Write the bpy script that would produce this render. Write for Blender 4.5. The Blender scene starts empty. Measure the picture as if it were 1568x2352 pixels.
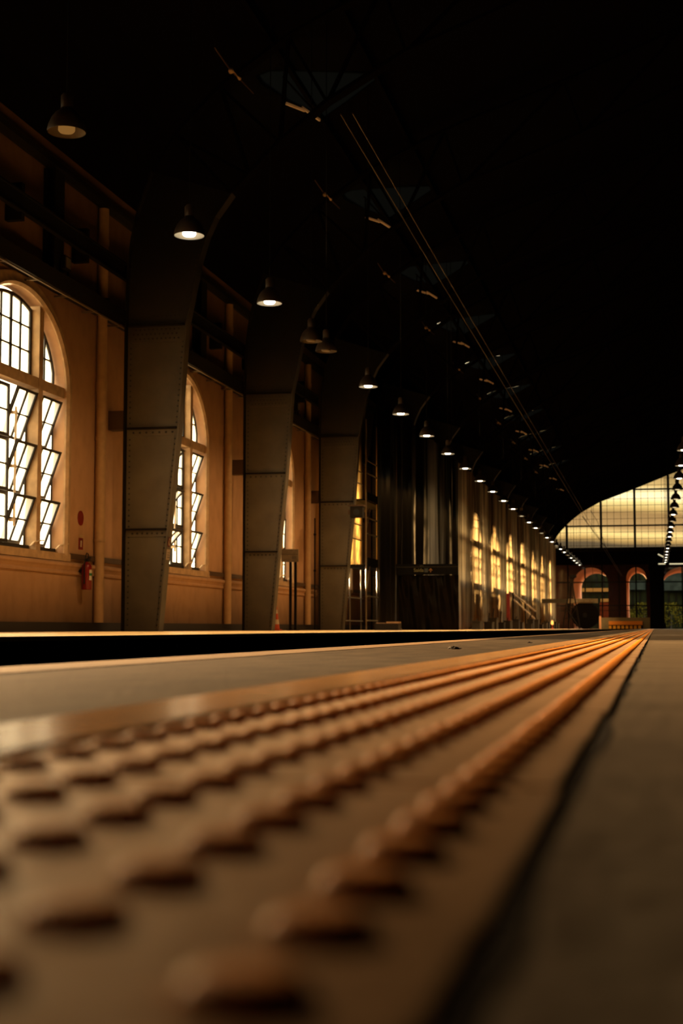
import bpy, bmesh, math, random
from mathutils import Vector, Matrix
random.seed(7)
sc = bpy.context.scene
COL = sc.collection
PI = math.pi
R = math.radians

# ------------------------------------------------------------------ materials
MATS = {}
def mat(name, col, rough=.7, metal=0.0, spec=.3, var=0.0, scale=4.0, bump=0.0, bscale=30.0, col2=None, stretch=None, emit=None, estr=0.0):
    m = bpy.data.materials.new(name); m.use_nodes = True
    nt = m.node_tree; b = nt.nodes['Principled BSDF']
    b.inputs['Base Color'].default_value = (*col, 1)
    b.inputs['Roughness'].default_value = rough
    b.inputs['Metallic'].default_value = metal
    b.inputs['Specular IOR Level'].default_value = spec
    tc = nt.nodes.new('ShaderNodeTexCoord'); mp = nt.nodes.new('ShaderNodeMapping')
    nt.links.new(tc.outputs['Object'], mp.inputs['Vector'])
    if stretch: mp.inputs['Scale'].default_value = stretch
    if var > 0 or col2:
        n = nt.nodes.new('ShaderNodeTexNoise'); n.inputs['Scale'].default_value = scale; n.inputs['Detail'].default_value = 6
        nt.links.new(mp.outputs[0], n.inputs['Vector'])
        r = nt.nodes.new('ShaderNodeValToRGB'); r.color_ramp.elements[0].position = .35; r.color_ramp.elements[1].position = .68
        c2 = col2 or tuple(c * (1 - var) for c in col)
        r.color_ramp.elements[0].color = (*c2, 1); r.color_ramp.elements[1].color = (*col, 1)
        nt.links.new(n.outputs['Fac'], r.inputs[0]); nt.links.new(r.outputs[0], b.inputs['Base Color'])
    if bump > 0:
        n = nt.nodes.new('ShaderNodeTexNoise'); n.inputs['Scale'].default_value = bscale; n.inputs['Detail'].default_value = 5
        nt.links.new(mp.outputs[0], n.inputs['Vector'])
        bp = nt.nodes.new('ShaderNodeBump'); bp.inputs['Strength'].default_value = bump; bp.inputs['Distance'].default_value = .02
        nt.links.new(n.outputs['Fac'], bp.inputs['Height']); nt.links.new(bp.outputs[0], b.inputs['Normal'])
    if emit:
        b.inputs['Emission Color'].default_value = (*emit, 1); b.inputs['Emission Strength'].default_value = estr
    MATS[name] = m
    return m

def shader_mat(name, build):
    m = bpy.data.materials.new(name); m.use_nodes = True
    nt = m.node_tree
    for n in list(nt.nodes):
        if n.type != 'OUTPUT_MATERIAL': nt.nodes.remove(n)
    out = [n for n in nt.nodes if n.type == 'OUTPUT_MATERIAL'][0]
    nt.links.new(build(nt), out.inputs['Surface'])
    MATS[name] = m
    return m

def N(nt, t, **kw):
    n = nt.nodes.new(t)
    for k, v in kw.items(): n.inputs[k].default_value = v
    return n

def mixs(nt, fac, a, b):
    m = nt.nodes.new('ShaderNodeMixShader')
    if isinstance(fac, (int, float)): m.inputs[0].default_value = fac
    else: nt.links.new(fac, m.inputs[0])
    nt.links.new(a, m.inputs[1]); nt.links.new(b, m.inputs[2])
    return m.outputs[0]

def glass_build(nt):
    t = N(nt, 'ShaderNodeBsdfTransparent', Color=(.97, .97, .95, 1)); g = N(nt, 'ShaderNodeBsdfGlossy', Color=(1, 1, 1, 1), Roughness=.08)
    return mixs(nt, .06, t.outputs[0], g.outputs[0])
shader_mat('window glass', glass_build)
def frost_build(nt):
    t = N(nt, 'ShaderNodeBsdfTransparent', Color=(.66, .63, .56, 1)); g = N(nt, 'ShaderNodeBsdfGlossy', Color=(1, 1, 1, 1), Roughness=.15)
    l = N(nt, 'ShaderNodeBsdfTranslucent', Color=(.6, .57, .48, 1))
    return mixs(nt, .04, mixs(nt, .5, t.outputs[0], l.outputs[0]), g.outputs[0])
shader_mat('frosted glass', frost_build)
def veil_build(nt):
    tc = nt.nodes.new('ShaderNodeTexCoord'); mp = nt.nodes.new('ShaderNodeMapping'); mp.inputs['Scale'].default_value = (1, 3.2, .12)
    nt.links.new(tc.outputs['Object'], mp.inputs['Vector'])
    n = N(nt, 'ShaderNodeTexNoise', Scale=1.6, Detail=6.0); nt.links.new(mp.outputs[0], n.inputs['Vector'])
    r = nt.nodes.new('ShaderNodeValToRGB'); r.color_ramp.elements[0].position = .36; r.color_ramp.elements[1].position = .66
    r.color_ramp.elements[0].color = (.13, .085, .042, 1); r.color_ramp.elements[1].color = (.66, .46, .23, 1)
    nt.links.new(n.outputs['Fac'], r.inputs[0])
    tl = N(nt, 'ShaderNodeBsdfTranslucent'); nt.links.new(r.outputs[0], tl.inputs['Color'])
    tr = N(nt, 'ShaderNodeBsdfTransparent', Color=(.8, .62, .4, 1))
    gl = N(nt, 'ShaderNodeBsdfGlossy', Color=(.7, .55, .35, 1), Roughness=.35)
    a = mixs(nt, .10, tl.outputs[0], tr.outputs[0])
    return mixs(nt, .04, a, gl.outputs[0])
shader_mat('translucent plastic', veil_build)
def amber_build(nt):
    tl = N(nt, 'ShaderNodeBsdfTranslucent', Color=(.42, .23, .06, 1)); df = N(nt, 'ShaderNodeBsdfDiffuse', Color=(.5, .28, .09, 1))
    return mixs(nt, .3, tl.outputs[0], df.outputs[0])
shader_mat('amber plastic', amber_build)
def tarp_build(nt):
    tc = nt.nodes.new('ShaderNodeTexCoord'); mp = nt.nodes.new('ShaderNodeMapping'); mp.inputs['Scale'].default_value = (.6, .62, .05)
    nt.links.new(tc.outputs['Object'], mp.inputs['Vector'])
    n = N(nt, 'ShaderNodeTexNoise', Scale=1.0, Detail=4.0); nt.links.new(mp.outputs[0], n.inputs['Vector'])
    r = nt.nodes.new('ShaderNodeValToRGB'); r.color_ramp.elements[0].position = .50; r.color_ramp.elements[1].position = .66
    r.color_ramp.elements[0].color = (0, 0, 0, 1); r.color_ramp.elements[1].color = (.24, .185, .12, 1)
    nt.links.new(n.outputs['Fac'], r.inputs[0])
    tl = N(nt, 'ShaderNodeBsdfTranslucent'); nt.links.new(r.outputs[0], tl.inputs['Color'])
    df = N(nt, 'ShaderNodeBsdfDiffuse', Color=(.004, .0035, .003, 1))
    gl = N(nt, 'ShaderNodeBsdfGlossy', Color=(.8, .7, .5, 1), Roughness=.32)
    a = mixs(nt, .55, df.outputs[0], tl.outputs[0])
    return mixs(nt, .035, a, gl.outputs[0])
shader_mat('black plastic', tarp_build)
def wrap_build(nt):
    df = N(nt, 'ShaderNodeBsdfDiffuse', Color=(.004, .0033, .0025, 1)); gl = N(nt, 'ShaderNodeBsdfGlossy', Color=(.7, .6, .45, 1), Roughness=.3)
    return mixs(nt, .007, df.outputs[0], gl.outputs[0])
shader_mat('black wrap', wrap_build)
def sky_build(nt):
    tl = N(nt, 'ShaderNodeBsdfTranslucent', Color=(.0003, .00036, .00036, 1))
    df = N(nt, 'ShaderNodeBsdfDiffuse', Color=(.003, .0034, .0034, 1))
    return mixs(nt, .3, tl.outputs[0], df.outputs[0])
shader_mat('grimy skylight glass', sky_build)
def emis(name, col, s):
    def f(nt):
        e = N(nt, 'ShaderNodeEmission', Color=(*col, 1), Strength=s); return e.outputs[0]
    shader_mat(name, f)
emis('lit lamp', (1, .93, .74), 14)
emis('lit lamp dim', (1, .80, .45), 1.4)
emis('tube light', (1, .85, .5), .75)
emis('painted amber glint', (1, .45, .1), .22)  # weak emission standing in for an amber reflection in the unlit lamp

# plaster of the side wall: stained, with the unlit upper part painted darker
def plaster_build(nt):
    tc = nt.nodes.new('ShaderNodeTexCoord')
    n = N(nt, 'ShaderNodeTexNoise', Scale=1.3, Detail=7.0); nt.links.new(tc.outputs['Object'], n.inputs['Vector'])
    n2 = N(nt, 'ShaderNodeTexNoise', Scale=5.0, Detail=8.0)
    mp = nt.nodes.new('ShaderNodeMapping'); mp.inputs['Scale'].default_value = (1, .8, .5)
    nt.links.new(tc.outputs['Object'], mp.inputs['Vector']); nt.links.new(mp.outputs[0], n2.inputs['Vector'])
    r = nt.nodes.new('ShaderNodeValToRGB'); r.color_ramp.elements[0].position = .3; r.color_ramp.elements[1].position = .7
    r.color_ramp.elements[0].color = (.45, .262, .142, 1); r.color_ramp.elements[1].color = (.52, .305, .165, 1)
    nt.links.new(n.outputs['Fac'], r.inputs[0])
    # grime near the floor and roof shade painted in high up
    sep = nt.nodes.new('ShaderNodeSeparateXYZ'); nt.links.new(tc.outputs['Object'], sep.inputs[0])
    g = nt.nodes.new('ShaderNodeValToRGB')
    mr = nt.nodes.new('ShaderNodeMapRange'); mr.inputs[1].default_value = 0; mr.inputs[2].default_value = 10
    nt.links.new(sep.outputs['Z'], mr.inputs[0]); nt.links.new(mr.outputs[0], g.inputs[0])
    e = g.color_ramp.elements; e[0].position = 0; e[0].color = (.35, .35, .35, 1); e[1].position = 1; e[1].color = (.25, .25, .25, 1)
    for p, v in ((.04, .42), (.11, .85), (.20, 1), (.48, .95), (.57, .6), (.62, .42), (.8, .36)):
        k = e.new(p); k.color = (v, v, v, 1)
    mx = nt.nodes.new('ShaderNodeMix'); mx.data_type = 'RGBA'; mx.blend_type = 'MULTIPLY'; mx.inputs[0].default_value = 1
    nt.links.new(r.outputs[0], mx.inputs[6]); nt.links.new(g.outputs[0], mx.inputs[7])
    st = nt.nodes.new('ShaderNodeValToRGB'); st.color_ramp.elements[0].position = .28; st.color_ramp.elements[1].position = .55
    st.color_ramp.elements[0].color = (.86, .84, .80, 1); st.color_ramp.elements[1].color = (1, 1, 1, 1)
    nt.links.new(n2.outputs['Fac'], st.inputs[0])
    mx2 = nt.nodes.new('ShaderNodeMix'); mx2.data_type = 'RGBA'; mx2.blend_type = 'MULTIPLY'; mx2.inputs[0].default_value = 1
    nt.links.new(mx.outputs[2], mx2.inputs[6]); nt.links.new(st.outputs[0], mx2.inputs[7])
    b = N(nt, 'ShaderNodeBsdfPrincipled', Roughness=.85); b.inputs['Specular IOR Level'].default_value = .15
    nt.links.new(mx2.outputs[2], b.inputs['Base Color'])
    bp = nt.nodes.new('ShaderNodeBump'); bp.inputs['Strength'].default_value = .15; bp.inputs['Distance'].default_value = .02
    nt.links.new(n2.outputs['Fac'], bp.inputs['Height']); nt.links.new(bp.outputs[0], b.inputs['Normal'])
    return b.outputs[0]
shader_mat('ochre plaster', plaster_build)

mat('stone trim', (.50, .33, .18), .8, var=.3, scale=6, bump=.15, bscale=25)
mat('pale reveal', (.60, .43, .24), .8, var=.2, scale=6)
mat('dark steel sash', (.018, .014, .01), .6)
def steel_build(nt):
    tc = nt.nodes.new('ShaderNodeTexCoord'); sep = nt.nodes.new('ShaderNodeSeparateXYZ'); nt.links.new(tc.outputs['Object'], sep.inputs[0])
    n = N(nt, 'ShaderNodeTexNoise', Scale=2.2, Detail=6.0); nt.links.new(tc.outputs['Object'], n.inputs['Vector'])
    r = nt.nodes.new('ShaderNodeValToRGB'); r.color_ramp.elements[0].position = .3; r.color_ramp.elements[1].position = .7
    r.color_ramp.elements[0].color = (.098, .082, .056, 1); r.color_ramp.elements[1].color = (.135, .114, .078, 1)
    nt.links.new(n.outputs['Fac'], r.inputs[0])
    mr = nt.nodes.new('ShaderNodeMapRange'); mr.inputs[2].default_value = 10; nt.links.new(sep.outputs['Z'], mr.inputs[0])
    g = nt.nodes.new('ShaderNodeValToRGB'); e = g.color_ramp.elements; e[0].position = 0; e[0].color = (.6, .6, .6, 1); e[1].position = 1; e[1].color = (.03, .03, .03, 1)  # steel darkens towards the top, painting in the shade under the roof
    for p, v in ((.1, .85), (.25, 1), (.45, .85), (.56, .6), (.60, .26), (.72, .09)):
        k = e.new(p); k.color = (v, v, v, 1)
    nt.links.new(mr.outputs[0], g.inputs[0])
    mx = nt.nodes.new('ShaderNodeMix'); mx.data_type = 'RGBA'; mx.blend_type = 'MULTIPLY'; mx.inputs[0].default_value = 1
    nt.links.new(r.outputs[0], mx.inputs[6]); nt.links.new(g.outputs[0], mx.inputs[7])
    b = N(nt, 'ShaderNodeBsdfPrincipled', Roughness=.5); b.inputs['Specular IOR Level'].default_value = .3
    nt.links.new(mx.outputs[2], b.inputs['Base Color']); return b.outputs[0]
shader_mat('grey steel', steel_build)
mat('shaded rivet steel', (.03, .024, .016), .6)  # darker than the web, the shading of the heads put into the colour
mat('dark steel', (.011, .008, .005), .7, spec=.15)
mat('brown steel', (.075, .042, .022), .65)
mat('black steel', (.006, .005, .004), .75, spec=.1)
mat('roof black', (.004, .0035, .003), .95, spec=.0)
mat('pit black', (.003, .0025, .002), .95, spec=.0)
mat('drainpipe paint', (.46, .29, .14), .6, var=.15, scale=8)
mat('baseboard black', (.015, .011, .008), .6)
mat('red enamel', (.17, .007, .005), .35, spec=.4)
mat('dark red', (.10, .006, .004), .6)
mat('black rubber', (.006, .006, .006), .6)
mat('label white', (.6, .55, .45), .6)
mat('label green', (.02, .16, .06), .6)
mat('cone orange', (.42, .065, .02), .6)
mat('cone white', (.5, .4, .28), .6)
mat('pale steel', (.55, .42, .27), .4, metal=.3)
mat('rack steel', (.12, .09, .055), .6)
mat('galvanised', (.38, .30, .20), .4, metal=.6)
mat('copper wire', (.05, .028, .012), .5, metal=.5)
mat('brace metal', (.85, .6, .35), .4)
mat('shade enamel', (.045, .034, .025), .45, spec=.4)
mat('shade inner', (.16, .13, .09), .35)
mat('hazard orange', (.52, .17, .012), .7)
mat('hazard yellow', (.55, .25, .012), .7)
mat('buffer concrete', (.14, .115, .06), .9, var=.2)
mat('sign black', (.004, .004, .0035), .8, spec=.05)
mat('sign text', (.16, .15, .075), .7)
mat('sign grey text', (.06, .055, .04), .7)
mat('sign orange', (.16, .075, .025), .7)
mat('sign blue', (.02, .035, .045), .7)
mat('sign grey', (.10, .085, .06), .6)
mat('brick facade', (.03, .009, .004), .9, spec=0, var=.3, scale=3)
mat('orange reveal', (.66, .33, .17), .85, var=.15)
mat('back green', (.006, .007, .003), .95, spec=0, var=.6, scale=.9, bump=.2, bscale=4)
mat('back ochre', (.09, .042, .01), .9, spec=0)
mat('back red', (.03, .005, .0015), .9, spec=0)
mat('back teal', (.012, .016, .013), .9, spec=0, var=.5, scale=2)
mat('wood plank', (.40, .26, .15), .7, var=.3, scale=3)
mat('dark clutter', (.012, .009, .006), .8)
mat('drum black', (.005, .004, .003), .8, spec=.1)
mat('platform pale', (.34, .29, .2), .6)
emis('beacon amber', (1, .42, .08), 2.2)
mat('netting grey', (.20, .16, .11), .8, var=.3, scale=8)
mat('bush leaf', (.03, .026, .003), .9, spec=0)
mat('bare stone', (.02, .016, .012), .9)

# floors
mat('floor dark concrete', (.085, .068, .047), .65, spec=.12, col2=(.055, .043, .028), scale=7, bump=.25, bscale=60)
mat('floor grey concrete', (.046, .036, .025), .7, spec=.06, col2=(.018, .014, .010), scale=6, stretch=(2.5, 1, 1), bump=.25, bscale=50)
mat('floor smooth band', (.32, .19, .085), .24, spec=.06, col2=(.24, .14, .062), scale=5, bump=.02, bscale=14)
mat('floor coping', (.14, .095, .055), .6, spec=.2, col2=(.09, .062, .038), scale=9, bump=.2, bscale=50)
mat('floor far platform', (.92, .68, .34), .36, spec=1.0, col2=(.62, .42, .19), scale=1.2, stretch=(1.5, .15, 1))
mat('joint black', (.006, .005, .004), .95, spec=.05)
mat('tactile tile', (.48, .32, .19), .42, spec=.3, col2=(.38, .25, .145), scale=11, bump=.08, bscale=90)
mat('tactile dome', (.54, .20, .02), .6, spec=.1, col2=(.44, .155, .014), scale=60)

# ------------------------------------------------------------------ mesh builder
class MB:
    def __init__(s): s.v = []; s.f = []; s.m = []
    def add(s, vs, fs, m=0):
        b = len(s.v); s.v += [tuple(v) for v in vs]
        for f in fs: s.f.append([b + i for i in f]); s.m.append(m)
        return s
    def box(s, x0, x1, y0, y1, z0, z1, m=0):
        v = [(x0,y0,z0),(x1,y0,z0),(x1,y1,z0),(x0,y1,z0),(x0,y0,z1),(x1,y0,z1),(x1,y1,z1),(x0,y1,z1)]
        return s.add(v, [(0,3,2,1),(4,5,6,7),(0,1,5,4),(1,2,6,5),(2,3,7,6),(3,0,4,7)], m)
    def prism(s, poly, axis, a, b, m=0):
        # poly: 2-D points; axis y: (x,z), axis x: (y,z), axis z: (x,y)
        def P(p, t): return {'y': (p[0], t, p[1]), 'x': (t, p[0], p[1]), 'z': (p[0], p[1], t)}[axis]
        n = len(poly); v = [P(p, a) for p in poly] + [P(p, b) for p in poly]
        f = [tuple(range(n))[::-1], tuple(range(n, 2*n))] + [(i, (i+1) % n, n+(i+1) % n, n+i) for i in range(n)]
        return s.add(v, f, m)
    def tube(s, pts, r, n=8, m=0, cap=True):
        pts = [Vector(p) for p in pts]; rings = []
        for i, p in enumerate(pts):
            d = (pts[min(i+1, len(pts)-1)] - pts[max(i-1, 0)]).normalized()
            up = Vector((0,0,1)) if abs(d.z) < .9 else Vector((1,0,0))
            a = d.cross(up).normalized(); b = d.cross(a)
            rr = r[i] if isinstance(r, (list, tuple)) else r
            rings.append([p + a*rr*math.cos(2*PI*k/n) + b*rr*math.sin(2*PI*k/n) for k in range(n)])
        v = [q for ring in rings for q in ring]; f = []
        for i in range(len(pts)-1):
            for k in range(n): f.append((i*n+k, i*n+(k+1) % n, (i+1)*n+(k+1) % n, (i+1)*n+k))
        if cap: f += [tuple(range(n))[::-1], tuple((len(pts)-1)*n+k for k in range(n))]
        return s.add(v, f, m)
    def bar(s, p0, p1, w, h=None, m=0):
        h = h or w; p0 = Vector(p0); p1 = Vector(p1); d = (p1-p0).normalized()
        up = Vector((0,0,1)) if abs(d.z) < .9 else Vector((1,0,0))
        a = d.cross(up).normalized()*w/2; b = d.cross(d.cross(up)).normalized()*h/2
        v = [p0-a-b, p0+a-b, p0+a+b, p0-a+b, p1-a-b, p1+a-b, p1+a+b, p1-a+b]
        return s.add(v, [(0,3,2,1),(4,5,6,7),(0,1,5,4),(1,2,6,5),(2,3,7,6),(3,0,4,7)], m)
    def lathe(s, prof, c=(0,0,0), n=20, m=0):
        v = []; f = []
        for r, z in prof:
            for k in range(n): v.append((c[0]+r*math.cos(2*PI*k/n), c[1]+r*math.sin(2*PI*k/n), c[2]+z))
        for i in range(len(prof)-1):
            for k in range(n): f.append((i*n+k, i*n+(k+1) % n, (i+1)*n+(k+1) % n, (i+1)*n+k))
        return s.add(v, f, m)
    def poly(s, pts, m=0): return s.add(pts, [tuple(range(len(pts)))], m)
    def build(s, name, mats, parent=None, smooth=False, loc=None, fix=True):
        me = bpy.data.meshes.new(name); me.from_pydata(s.v, [], s.f)
        if not isinstance(mats, (list, tuple)): mats = [mats]
        for m in mats: me.materials.append(MATS[m])
        if len(mats) > 1: me.polygons.foreach_set('material_index', s.m)
        if fix:
            bm = bmesh.new(); bm.from_mesh(me); bmesh.ops.recalc_face_normals(bm, faces=bm.faces); bm.to_mesh(me); bm.free()
        if smooth:
            for p in me.polygons: p.use_smooth = True
            me.set_sharp_from_angle(angle=R(40))
        o = bpy.data.objects.new(name, me); COL.objects.link(o)
        if parent: o.parent = parent
        if loc: o.location = loc
        return o

def tag(o, label, cat=None, group=None, kind=None):
    o['label'] = label
    if cat: o['category'] = cat
    if group: o['group'] = group
    if kind: o['kind'] = kind
    return o
def empty(name, loc, label, cat, group=None, kind=None, rz=0):
    o = bpy.data.objects.new(name, None); COL.objects.link(o); o.location = loc; o.rotation_euler.z = rz; o.empty_display_size = .2
    return tag(o, label, cat, group, kind)
KIDS = {}
def copy_tree(o, parent=None):
    c = o.copy(); COL.objects.link(c); c.parent = parent
    for ch in list(o.children): copy_tree(ch, c)
    return c
ORD = 'first second third fourth fifth sixth seventh eighth ninth tenth eleventh twelfth thirteenth fourteenth fifteenth sixteenth seventeenth eighteenth nineteenth twentieth twenty-first twenty-second twenty-third twenty-fourth twenty-fifth twenty-sixth twenty-seventh twenty-eighth'.split()

def text_mesh(name, s, size, mname, parent, loc, extrude=.002, align='LEFT'):
    cu = bpy.data.curves.new(name, 'FONT'); cu.body = s; cu.size = size; cu.extrude = extrude; cu.align_x = align
    t = bpy.data.objects.new(name + '_t', cu); COL.objects.link(t)
    bpy.context.view_layer.update()
    me = bpy.data.meshes.new_from_object(t.evaluated_get(bpy.context.evaluated_depsgraph_get()))
    COL.objects.unlink(t); bpy.data.objects.remove(t)
    me.materials.clear(); me.materials.append(MATS[mname])
    o = bpy.data.objects.new(name, me); COL.objects.link(o); o.parent = parent; o.location = loc; o.rotation_euler = (R(90), 0, 0)
    return o

# ------------------------------------------------------------------ layout numbers
BAY = 8.2
WX = -10.25            # inner face of the side wall
YEND = 124.2
Y0 = -6.0
WC = 21.74             # centre of window 1
EA, EB, EZ = 1.88, 1.50, 4.25     # arch ellipse
SILL = 1.385
WIN_K = list(range(-1, 13))
def arch(u, a=EA, b=EB): return EZ + b*math.sqrt(max(0, 1-(u/a)**2))

# ------------------------------------------------------------------ side wall with arched openings
def make_wall():
    w = MB(); H = 8.65; N_ = 28
    edges = []
    ys = [Y0]
    for k in WIN_K:
        c = WC + BAY*k
        a, b = c-EA, c+EA
        w.add([(WX,ys[-1],-.2),(WX,a,-.2),(WX,a,H),(WX,ys[-1],H)], [(0,1,2,3)])
        us = [-EA*math.cos(PI*i/N_) for i in range(N_+1)]
        w.add([(WX,a,-.2),(WX,b,-.2),(WX,b,1.2),(WX,a,1.2)], [(0,1,2,3)])
        D = WX-.25
        w.add([(WX,a,1.2),(WX,b,1.2),(D,b,1.2),(D,a,1.2)], [(0,1,2,3)])
        for s_ in (a, b): w.add([(WX,s_,1.2),(D,s_,1.2),(D,s_,EZ),(WX,s_,EZ)], [(0,1,2,3)])
        for i in range(N_):
            u0, u1 = us[i], us[i+1]; z0, z1 = arch(u0), arch(u1)
            w.add([(WX,c+u0,z0),(WX,c+u1,z1),(WX,c+u1,H),(WX,c+u0,H)], [(0,1,2,3)])
            w.add([(WX,c+u0,z0),(D,c+u0,z0),(D,c+u1,z1),(WX,c+u1,z1)], [(0,1,2,3)])
        ys.append(b)
    w.add([(WX,ys[-1],-.2),(WX,YEND+.3,-.2),(WX,YEND+.3,H),(WX,ys[-1],H)], [(0,1,2,3)])
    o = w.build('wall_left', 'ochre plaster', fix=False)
    tag(o, 'long stained ochre plaster side wall with tall arched windows', 'wall', kind='structure')
make_wall()

# mouldings and plinth on the side wall
def strips():
    m = MB()
    for (y0, y1) in [(-6, 124.1)]:
        m.prism([(WX+.001,1.02),(WX+.035,1.03),(WX+.04,1.07),(WX+.022,1.09),(WX+.05,1.14),(WX+.075,1.17),(WX+.075,1.21),(WX+.05,1.235),(WX+.001,1.24)], 'y', y0, y1)
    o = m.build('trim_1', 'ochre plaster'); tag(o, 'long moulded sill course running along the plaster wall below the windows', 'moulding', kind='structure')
    m = MB()
    last = -6
    for k in WIN_K:
        c = WC+BAY*k; m.box(WX+.001, WX+.05, last, c-2.14, 1.30, 1.40); last = c+2.14
    m.box(WX+.001, WX+.05, last, 124.1, 1.30, 1.40)
    o = m.build('trim_2', 'brown steel'); tag(o, 'narrow dark ledge on the plaster wall between the windows', 'ledge', kind='structure')
    m = MB(); m.box(WX+.001, WX+.06, -6, 124.1, 0, .165)
    o = m.build('baseboard_left', 'baseboard black'); tag(o, 'black plinth along the foot of the plaster wall', 'baseboard', kind='structure')
    m = MB(); m.prism([(WX+.001,8.1),(WX+.06,8.1),(WX+.10,8.2),(WX+.10,8.3),(WX+.001,8.3)], 'y', -6, 124.1)
    o = m.build('trim_3', 'dark steel'); tag(o, 'cornice along the top of the plaster wall under the dark roof', 'cornice', kind='structure')
strips()

# ------------------------------------------------------------------ windows
def ring(m, poly, w, x0, x1, ctr=None):
    # frame of width w along inside of polygon (u,z) between x0..x1
    n = len(poly); cu = sum(p[0] for p in poly)/n; cz = sum(p[1] for p in poly)/n
    inner = []
    for i in range(n):
        p0 = Vector(poly[i-1]); p = Vector(poly[i]); p1 = Vector(poly[(i+1) % n])
        d0 = (p-p0).normalized(); d1 = (p1-p).normalized()
        n0 = Vector((-d0.y, d0.x)); n1 = Vector((-d1.y, d1.x))
        if n0.dot(Vector((cu,cz))-p) < 0 and n1.dot(Vector((cu,cz))-p) < 0: n0, n1 = -n0, -n1
        b = (n0+n1); b = b/max(.35, b.dot(n0)) if b.length > 1e-6 else n0
        inner.append(p+b*w)
    v = []
    for x in (x0, x1):
        v += [(x, p[0], p[1]) for p in poly] + [(x, p[0], p[1]) for p in inner]
    f = []
    for i in range(n):
        j = (i+1) % n
        f += [(i, j, n+j, n+i), (2*n+i, 3*n+i, 3*n+j, 2*n+j), (i, 2*n+i, 2*n+j, j), (n+i, n+j, 3*n+j, 3*n+i)]
    m.add(v, f)
    return inner

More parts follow.
